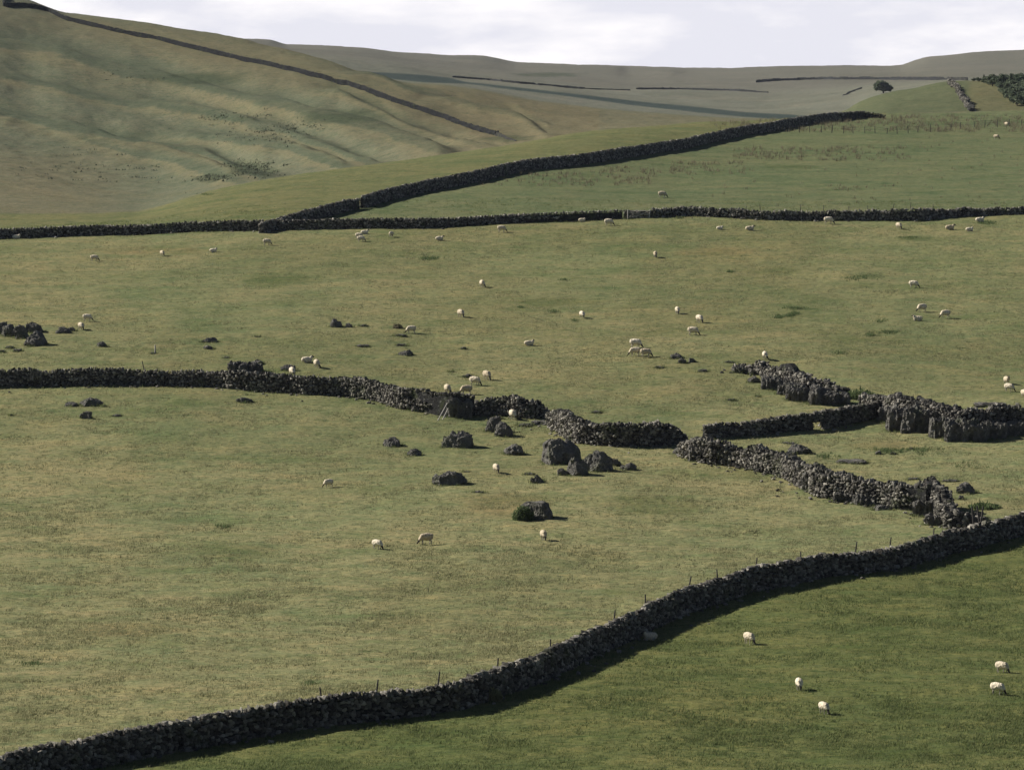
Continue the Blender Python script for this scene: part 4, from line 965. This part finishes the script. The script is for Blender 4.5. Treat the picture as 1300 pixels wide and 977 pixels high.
def place(o, u, v, label, catg, group=None, sc=1.0, rz=0, dmin=1000):
    p = at(u, v, dmin); o.location = p; o.rotation_euler = (0, 0, rz); o.scale = (sc, sc, sc); tag(o, label, catg, group); return p
p = at(1121, 118, 1500); s = ppm(p)
t = make_tree(12.5 / s, 19 / s, 1.5 / s, 5, n=5200, ls=.6); place(t, 1121.5, 118.5, 'round-crowned lone tree on the distant moor', 'tree', dmin=1500)
def copy_thing(src):
    o = src.copy(); COL.objects.link(o)
    for ch in src.children:
        c = ch.copy(); COL.objects.link(c); c.parent = o
    return o
base_t = [make_tree(2.1, 3.9, .4, 11, True, 900, .36, 'conifer', M_CONIFER), make_tree(2.6, 3.5, .3, 12, False, 1500, .30, 'young_tree'), make_tree(2.2, 4.0, .3, 13, False, 1300, .30, 'young_tree', M_CONIFER)]
ADJ = ['dark', 'pale green', 'bluish', 'bushy', 'slim', 'tall', 'short']
PLT = [(1236, 103.5, .35), (1243, 104, .45), (1249, 105, .6), (1255, 107, .75), (1260, 109, .95), (1265, 108, 1.05), (1269, 111, 1.15), (1273, 108, 1.0), (1276, 116, 1.1), (1279, 121, 1.25), (1283, 113, 1.1), (1284, 125, 1.3), (1289, 119, 1.25), (1288, 129, 1.35), (1293, 111, 1.1), (1294, 126, 1.4), (1297, 133, 1.4), (1299, 119, 1.3), (1303, 128, 1.45), (1302, 136, 1.3), (1310, 122, 1.4), (1312, 133, 1.4), (1288, 107, .9), (1299, 106, 1.0), (1281, 107, .9), (1291, 134, 1.0)]
used = set()
TL = ['tiny first', 'small second', 'low third', 'fourth', 'fifth, darker', 'sixth, pointed', 'seventh, full']
for i, (u, v, k) in enumerate(PLT):
    j = [1, 1, 0, 1, 1, 1, 2, 1][i % 8]; o = base_t[j] if j not in used else copy_thing(base_t[j]); used.add(j)
    where = ('along the plantation top' if v < 110 else 'amid the plantation' if v < 122 else 'along the plantation foot')
    kind_ = ['spiky conifer', 'rounded young tree', 'dense dark young tree'][j]
    nth = (ORD[i % 14] if i % 14 else 'first') + (' behind' if i < 14 else ' in front')
    place(o, u, v, f'{kind_} {where}, {nth} from the western tip', 'tree', 'trees of the small hillside plantation', k, random.uniform(0, 6), 1000)

# nettle bush against the smooth boulder
def bush(u, v, R, Hh, n, label, name='nettle_bush', mat=None, ls=.13):
    p = at(u, v); r = np.random.default_rng(int(u)); a = r.uniform(0, 6.283, n); rad = R * np.sqrt(r.random(n)); z = Hh * r.random(n) * (1 - .6 * (rad / R) ** 2)
    C = np.stack([rad * np.cos(a), rad * np.sin(a) * .7, z], -1); V, Fc = leaf_cloud(C, ls, 1.0, int(v)); V[:, 2] = np.maximum(V[:, 2], -.05)
    V[:, 2] += H(V[:, 0] + p[0], V[:, 1] + p[1]) - p[2]
    o = link(name, mesh_np(name, V, Fc, mat or M_WEED), loc=p); tag(o, label, 'bush')
bush(664, 660, 1.0, 1.35, 900, 'dark green nettle bush growing against the smooth flat-topped boulder')
bush(625, 889, .7, .9, 500, 'yellowing bush at the foot of the foreground wall near the bottom', mat=M_GRASS, ls=.12)
bush(505, 417, .6, .6, 250, 'small brown thistle bush beside the sheep on the rock ledge', mat=M_RUSH)
bush(1250, 645, 1.6, .5, 500, 'low green weeds behind the three stakes at the wall end', name='weed_patch')
bush(1092, 505, 1.8, 1.0, 700, 'nettles in the gap between the ruined wall and the cliff wall')

def blades(P, h, wd, lean, seed, per=4):
    """grass blades: one thin triangle each, several to a tuft"""
    r = np.random.default_rng(seed); P = np.repeat(P, per, 0); n = len(P); h = np.repeat(h, per) * r.uniform(.6, 1.2, n)
    P = P + np.stack([r.normal(0, 1, n) * np.repeat(wd, per), r.normal(0, 1, n) * np.repeat(wd, per), np.zeros(n)], -1)
    a = r.uniform(0, np.pi, n); w2 = np.repeat(wd, per) * .24; dx, dy = np.cos(a) * w2, np.sin(a) * w2
    tip = P + np.stack([r.normal(.35, .5, n) * h * lean, r.normal(0, .5, n) * h * lean, h], -1)
    V = np.stack([P + np.stack([dx, dy, -.04 + 0 * dx], -1), P - np.stack([dx, dy, .04 + 0 * dx], -1), tip], 1).reshape(-1, 3)
    return V, np.arange(n * 3).reshape(-1, 3)
def scatter(n, y0, y1, half=.15, seed=0):
    r = np.random.default_rng(seed); q = r.random(n); y = 1 / ((1 - q) / y0 + q / y1); th = r.uniform(-half, half, n)   # denser near by
    return th * y, y
def field_tufts():
    X, Y = scatter(300000, 232, 600, .15, 1); d = fbm(X / 7, Y / 7, seed=80, octv=3); keep = rng.random(len(X)) < .35 + .65 * sstep(-.2, .5, d)
    X, Y = X[keep], Y[keep]; t = X / Y; beyond = Y > np.interp(t, th_f, y_f); near = Y < np.interp(t, th_n, y_n)
    P = np.stack([X, Y, H(X, Y)], -1); s = Y / 5000
    for nm, m_, mat_, hgt, lab in (('grass_tufts', ~beyond & ~near, M_GRASS, .13, 'tussocky dry grass tufts all over the pale pastures'), ('fresh_grass_tufts', near | (beyond & (Y < 640)), M_GRASS2, .13, 'greener grass tufts in the lowest field and beyond the far wall')):
        Q = P[m_]; n = len(Q); V, Fc = blades(Q, rng.uniform(.5, 1.5, n) * hgt, rng.uniform(.06, .16, n) + s[m_] * .3, .8, 3, per=5)
        o = link(nm, mesh_np(nm, V, Fc, mat_)); tag(o, lab, kind='stuff')
field_tufts()
def rushes():
    Ps, hs = [], []
    for (ua, ub, va, vb_, n, hgt) in ((940, 1300, 147, 168, 2600, .75), (660, 760, 218, 237, 330, .55), (760, 840, 213, 228, 260, .6), (850, 945, 206, 222, 380, .6), (930, 1060, 188, 204, 520, .65), (1060, 1150, 186, 206, 330, .65), (1150, 1300, 175, 212, 110, .55), (780, 830, 228, 236, 110, .6), (860, 1300, 212, 262, 160, .5), (560, 660, 225, 236, 90, .5), (1040, 1140, 236, 242, 60, .5), (900, 1000, 150, 166, 200, .7)):
        k = 0
        r = np.random.default_rng(int(ua + va)); uu, vv = r.uniform(ua, ub, n), r.uniform(va, vb_, n)
        for a_, b_ in zip(uu, vv):
            if vnoise(a_ / 9., b_ / 3., seed=90) + random.gauss(0, .4) < (.0 if n > 1000 else .15): continue
            Ps.append((a_, b_)); hs.append(hgt)
    # ground positions through a coarse lookup in distance
    Ps = np.array(Ps); res = []
    ss = _S[(_S > 560) & (_S < 1000)]
    for a_, b_ in Ps:
        tx, tz = ray(a_, b_); d = CAM_Z + tz * ss - H(tx * ss, ss); i = np.nonzero(d < 0)[0]
        if len(i) and i[0] > 0: y = ss[i[0]]; res.append((tx * y, y, float(H(tx * y, y))))
        else: res.append((np.nan,) * 3)
    res = np.array(res); ok = ~np.isnan(res[:, 0]); res = res[ok]; hs_ = np.array(hs)[ok]
    V, Fc = blades(res, hs_ * rng.uniform(.6, 1.3, len(res)), rng.uniform(.10, .20, len(res)), .35, 5, per=7)
    o = link('rushes', mesh_np('rushes', V, Fc, M_RUSH)); tag(o, 'brown rushes growing in patches over the far green pasture', kind='stuff')
rushes()
def weeds():
    L = [(990, 402, 6, 2, 60), (1003, 401, 5, 2, 60), (1010, 398, 5, 2, 50), (1008, 391, 12, 2, 60), (927, 345, 3, 1, 20), (545, 328, 10, 1.5, 80), (1252, 283, 11, 2, 90), (1155, 302, 12, 1.5, 60), (727, 407, 5, 1.5, 40), (703, 395, 3, 1, 20), (660, 390, 2, 1, 15), (715, 355, 3, 1, 20), (1118, 408, 6, 2, 40), (1130, 421, 20, 2, 60), (1105, 425, 6, 2, 30), (1093, 353, 18, 3, 60), (1065, 448, 8, 2, 20), (284, 668, 6, 2, 30), (1125, 572, 25, 3, 150), (1045, 580, 10, 3, 40), (420, 890, 12, 2, 40), (395, 868, 8, 2, 30), (40, 842, 10, 2, 30), (190, 270, 0, 0, 0), (262, 247, 8, 1, 30), (1175, 572, 20, 4, 80), (650, 508, 6, 2, 0), (1227, 590, 20, 5, 40)]
    Ps = []
    for u, v, du, dv, n in L:
        for _ in range(n): Ps.append(at(u + random.gauss(0, du * .6), v + random.gauss(0, dv * .6)))
    Ps = np.array(Ps); V, Fc = blades(Ps, rng.uniform(.12, .30, len(Ps)), rng.uniform(.12, .25, len(Ps)), .6, 8, per=5)
    Hs = []
    for u, v, du, dv, n in [(322, 213, 28, 8, 90), (272, 226, 32, 4, 60), (300, 150, 60, 6, 40), (380, 160, 30, 6, 40), (140, 96, 60, 8, 30), (330, 172, 60, 12, 60), (120, 215, 90, 20, 60)]:
        for _ in range(n): Hs.append(at(u + random.gauss(0, du * .6), v + random.gauss(0, dv * .6), 720))
    Hs = np.array(Hs); V2, F2 = blades(Hs, rng.uniform(.2, .5, len(Hs)), rng.uniform(.5, 1.2, len(Hs)), .8, 18, per=5)
    tag(link('bracken', mesh_np('bracken', V2, F2, M_BRACKEN)), 'dark bracken and heather in the hollows of the fell', kind='stuff')
    o = link('weeds', mesh_np('weeds', V, Fc, M_WEED)); tag(o, 'dark green weeds in small clumps across the pastures', kind='stuff')
weeds()
# grass growing up along the wall feet
def wall_foot_grass():
    Ps = []
    for P, k in ((PW_NEAR, 1), (PW_MID, 1), (PW_MIDB, 1), (PW_MIDC, 1), (PW_PAD, 1), (PW_LOW, 1), (PW_LOW2, 1), (PW_CLIFF, 1), (PW_RUIN, 1), (PW_FAR, 1), (PW_FAR2, 1)):
        d = np.r_[0, np.cumsum(np.hypot(*np.diff(P[:, :2], axis=0).T))]; n = int(d[-1] * 9); s_ = rng.uniform(0, d[-1], n)
        x = np.interp(s_, d, P[:, 0]) + rng.normal(0, .9, n); y = np.interp(s_, d, P[:, 1]) + rng.normal(0, .9, n); Ps.append(np.stack([x, y, H(x, y)], -1))
    for o_ in [q for q in COL.objects if q.parent is None and q.name.split('.')[0] in ('boulder', 'limestone_outcrop', 'flat_rock')]:
        bb = np.array([v_[:] for v_ in o_.bound_box]); rx, ry = np.ptp(bb[:, 0]) / 2, np.ptp(bb[:, 1]) / 2; n = int(18 + 30 * rx)
        a = rng.uniform(0, 6.283, n); x = o_.location.x + (rx + rng.normal(.0, .14, n)) * np.cos(a); y = o_.location.y + (ry + rng.normal(.0, .14, n)) * np.sin(a); Ps.append(np.stack([x, y, H(x, y)], -1))
    Ps = np.vstack(Ps); V, Fc = blades(Ps, rng.uniform(.12, .38, len(Ps)), rng.uniform(.06, .14, len(Ps)), .5, 9, per=4)
    o = link('long_grass', mesh_np('long_grass', V, Fc, M_GRASS2)); tag(o, 'longer grass around the feet of the walls and rocks', kind='stuff')
wall_foot_grass()

# stones fallen from the walls, lying in the grass at their feet
def fallen():
    Ps, Ss = [], []
    for P, dens in ((PW_NEAR, 1.2), (PW_MID, 1.6), (PW_MIDB, 4), (PW_MIDC, 4), (PW_PAD, 1.5), (PW_LOW, 5), (PW_LOW2, 9), (PW_CLIFF, 3), (PW_RUIN, 8), (PW_FAR, .8), (PW_FAR2, 1.2)):
        d = np.r_[0, np.cumsum(np.hypot(*np.diff(P[:, :2], axis=0).T))]; n = int(d[-1] * dens); s_ = rng.uniform(0, d[-1], n)
        off = rng.choice([-1, 1], n) * (.5 + rng.exponential(.7, n))
        k = np.clip(np.searchsorted(d, s_) - 1, 0, len(P) - 2); t_ = P[k + 1, :2] - P[k, :2]; t_ /= np.linalg.norm(t_, axis=1)[:, None]
        x = np.interp(s_, d, P[:, 0]) - t_[:, 1] * off; y = np.interp(s_, d, P[:, 1]) + t_[:, 0] * off
        Ps.append(np.stack([x, y, H(x, y) + .04], -1)); q = rng.uniform(.07, .22, n); Ss.append(np.stack([q * rng.uniform(.9, 1.5, n), q, q * rng.uniform(.5, .9, n)], -1))
    Ps, Ss = np.vstack(Ps), np.vstack(Ss); n = len(Ps)
    V, Fc = stones(Ps, Ss, rng.uniform(0, 6.28, n), rng.normal(0, .3, n))
    tag(link('fallen_stones', mesh_np('fallen_stones', V, Fc, M_STONE)), 'loose stones fallen along the feet of the walls', kind='stuff')
fallen()
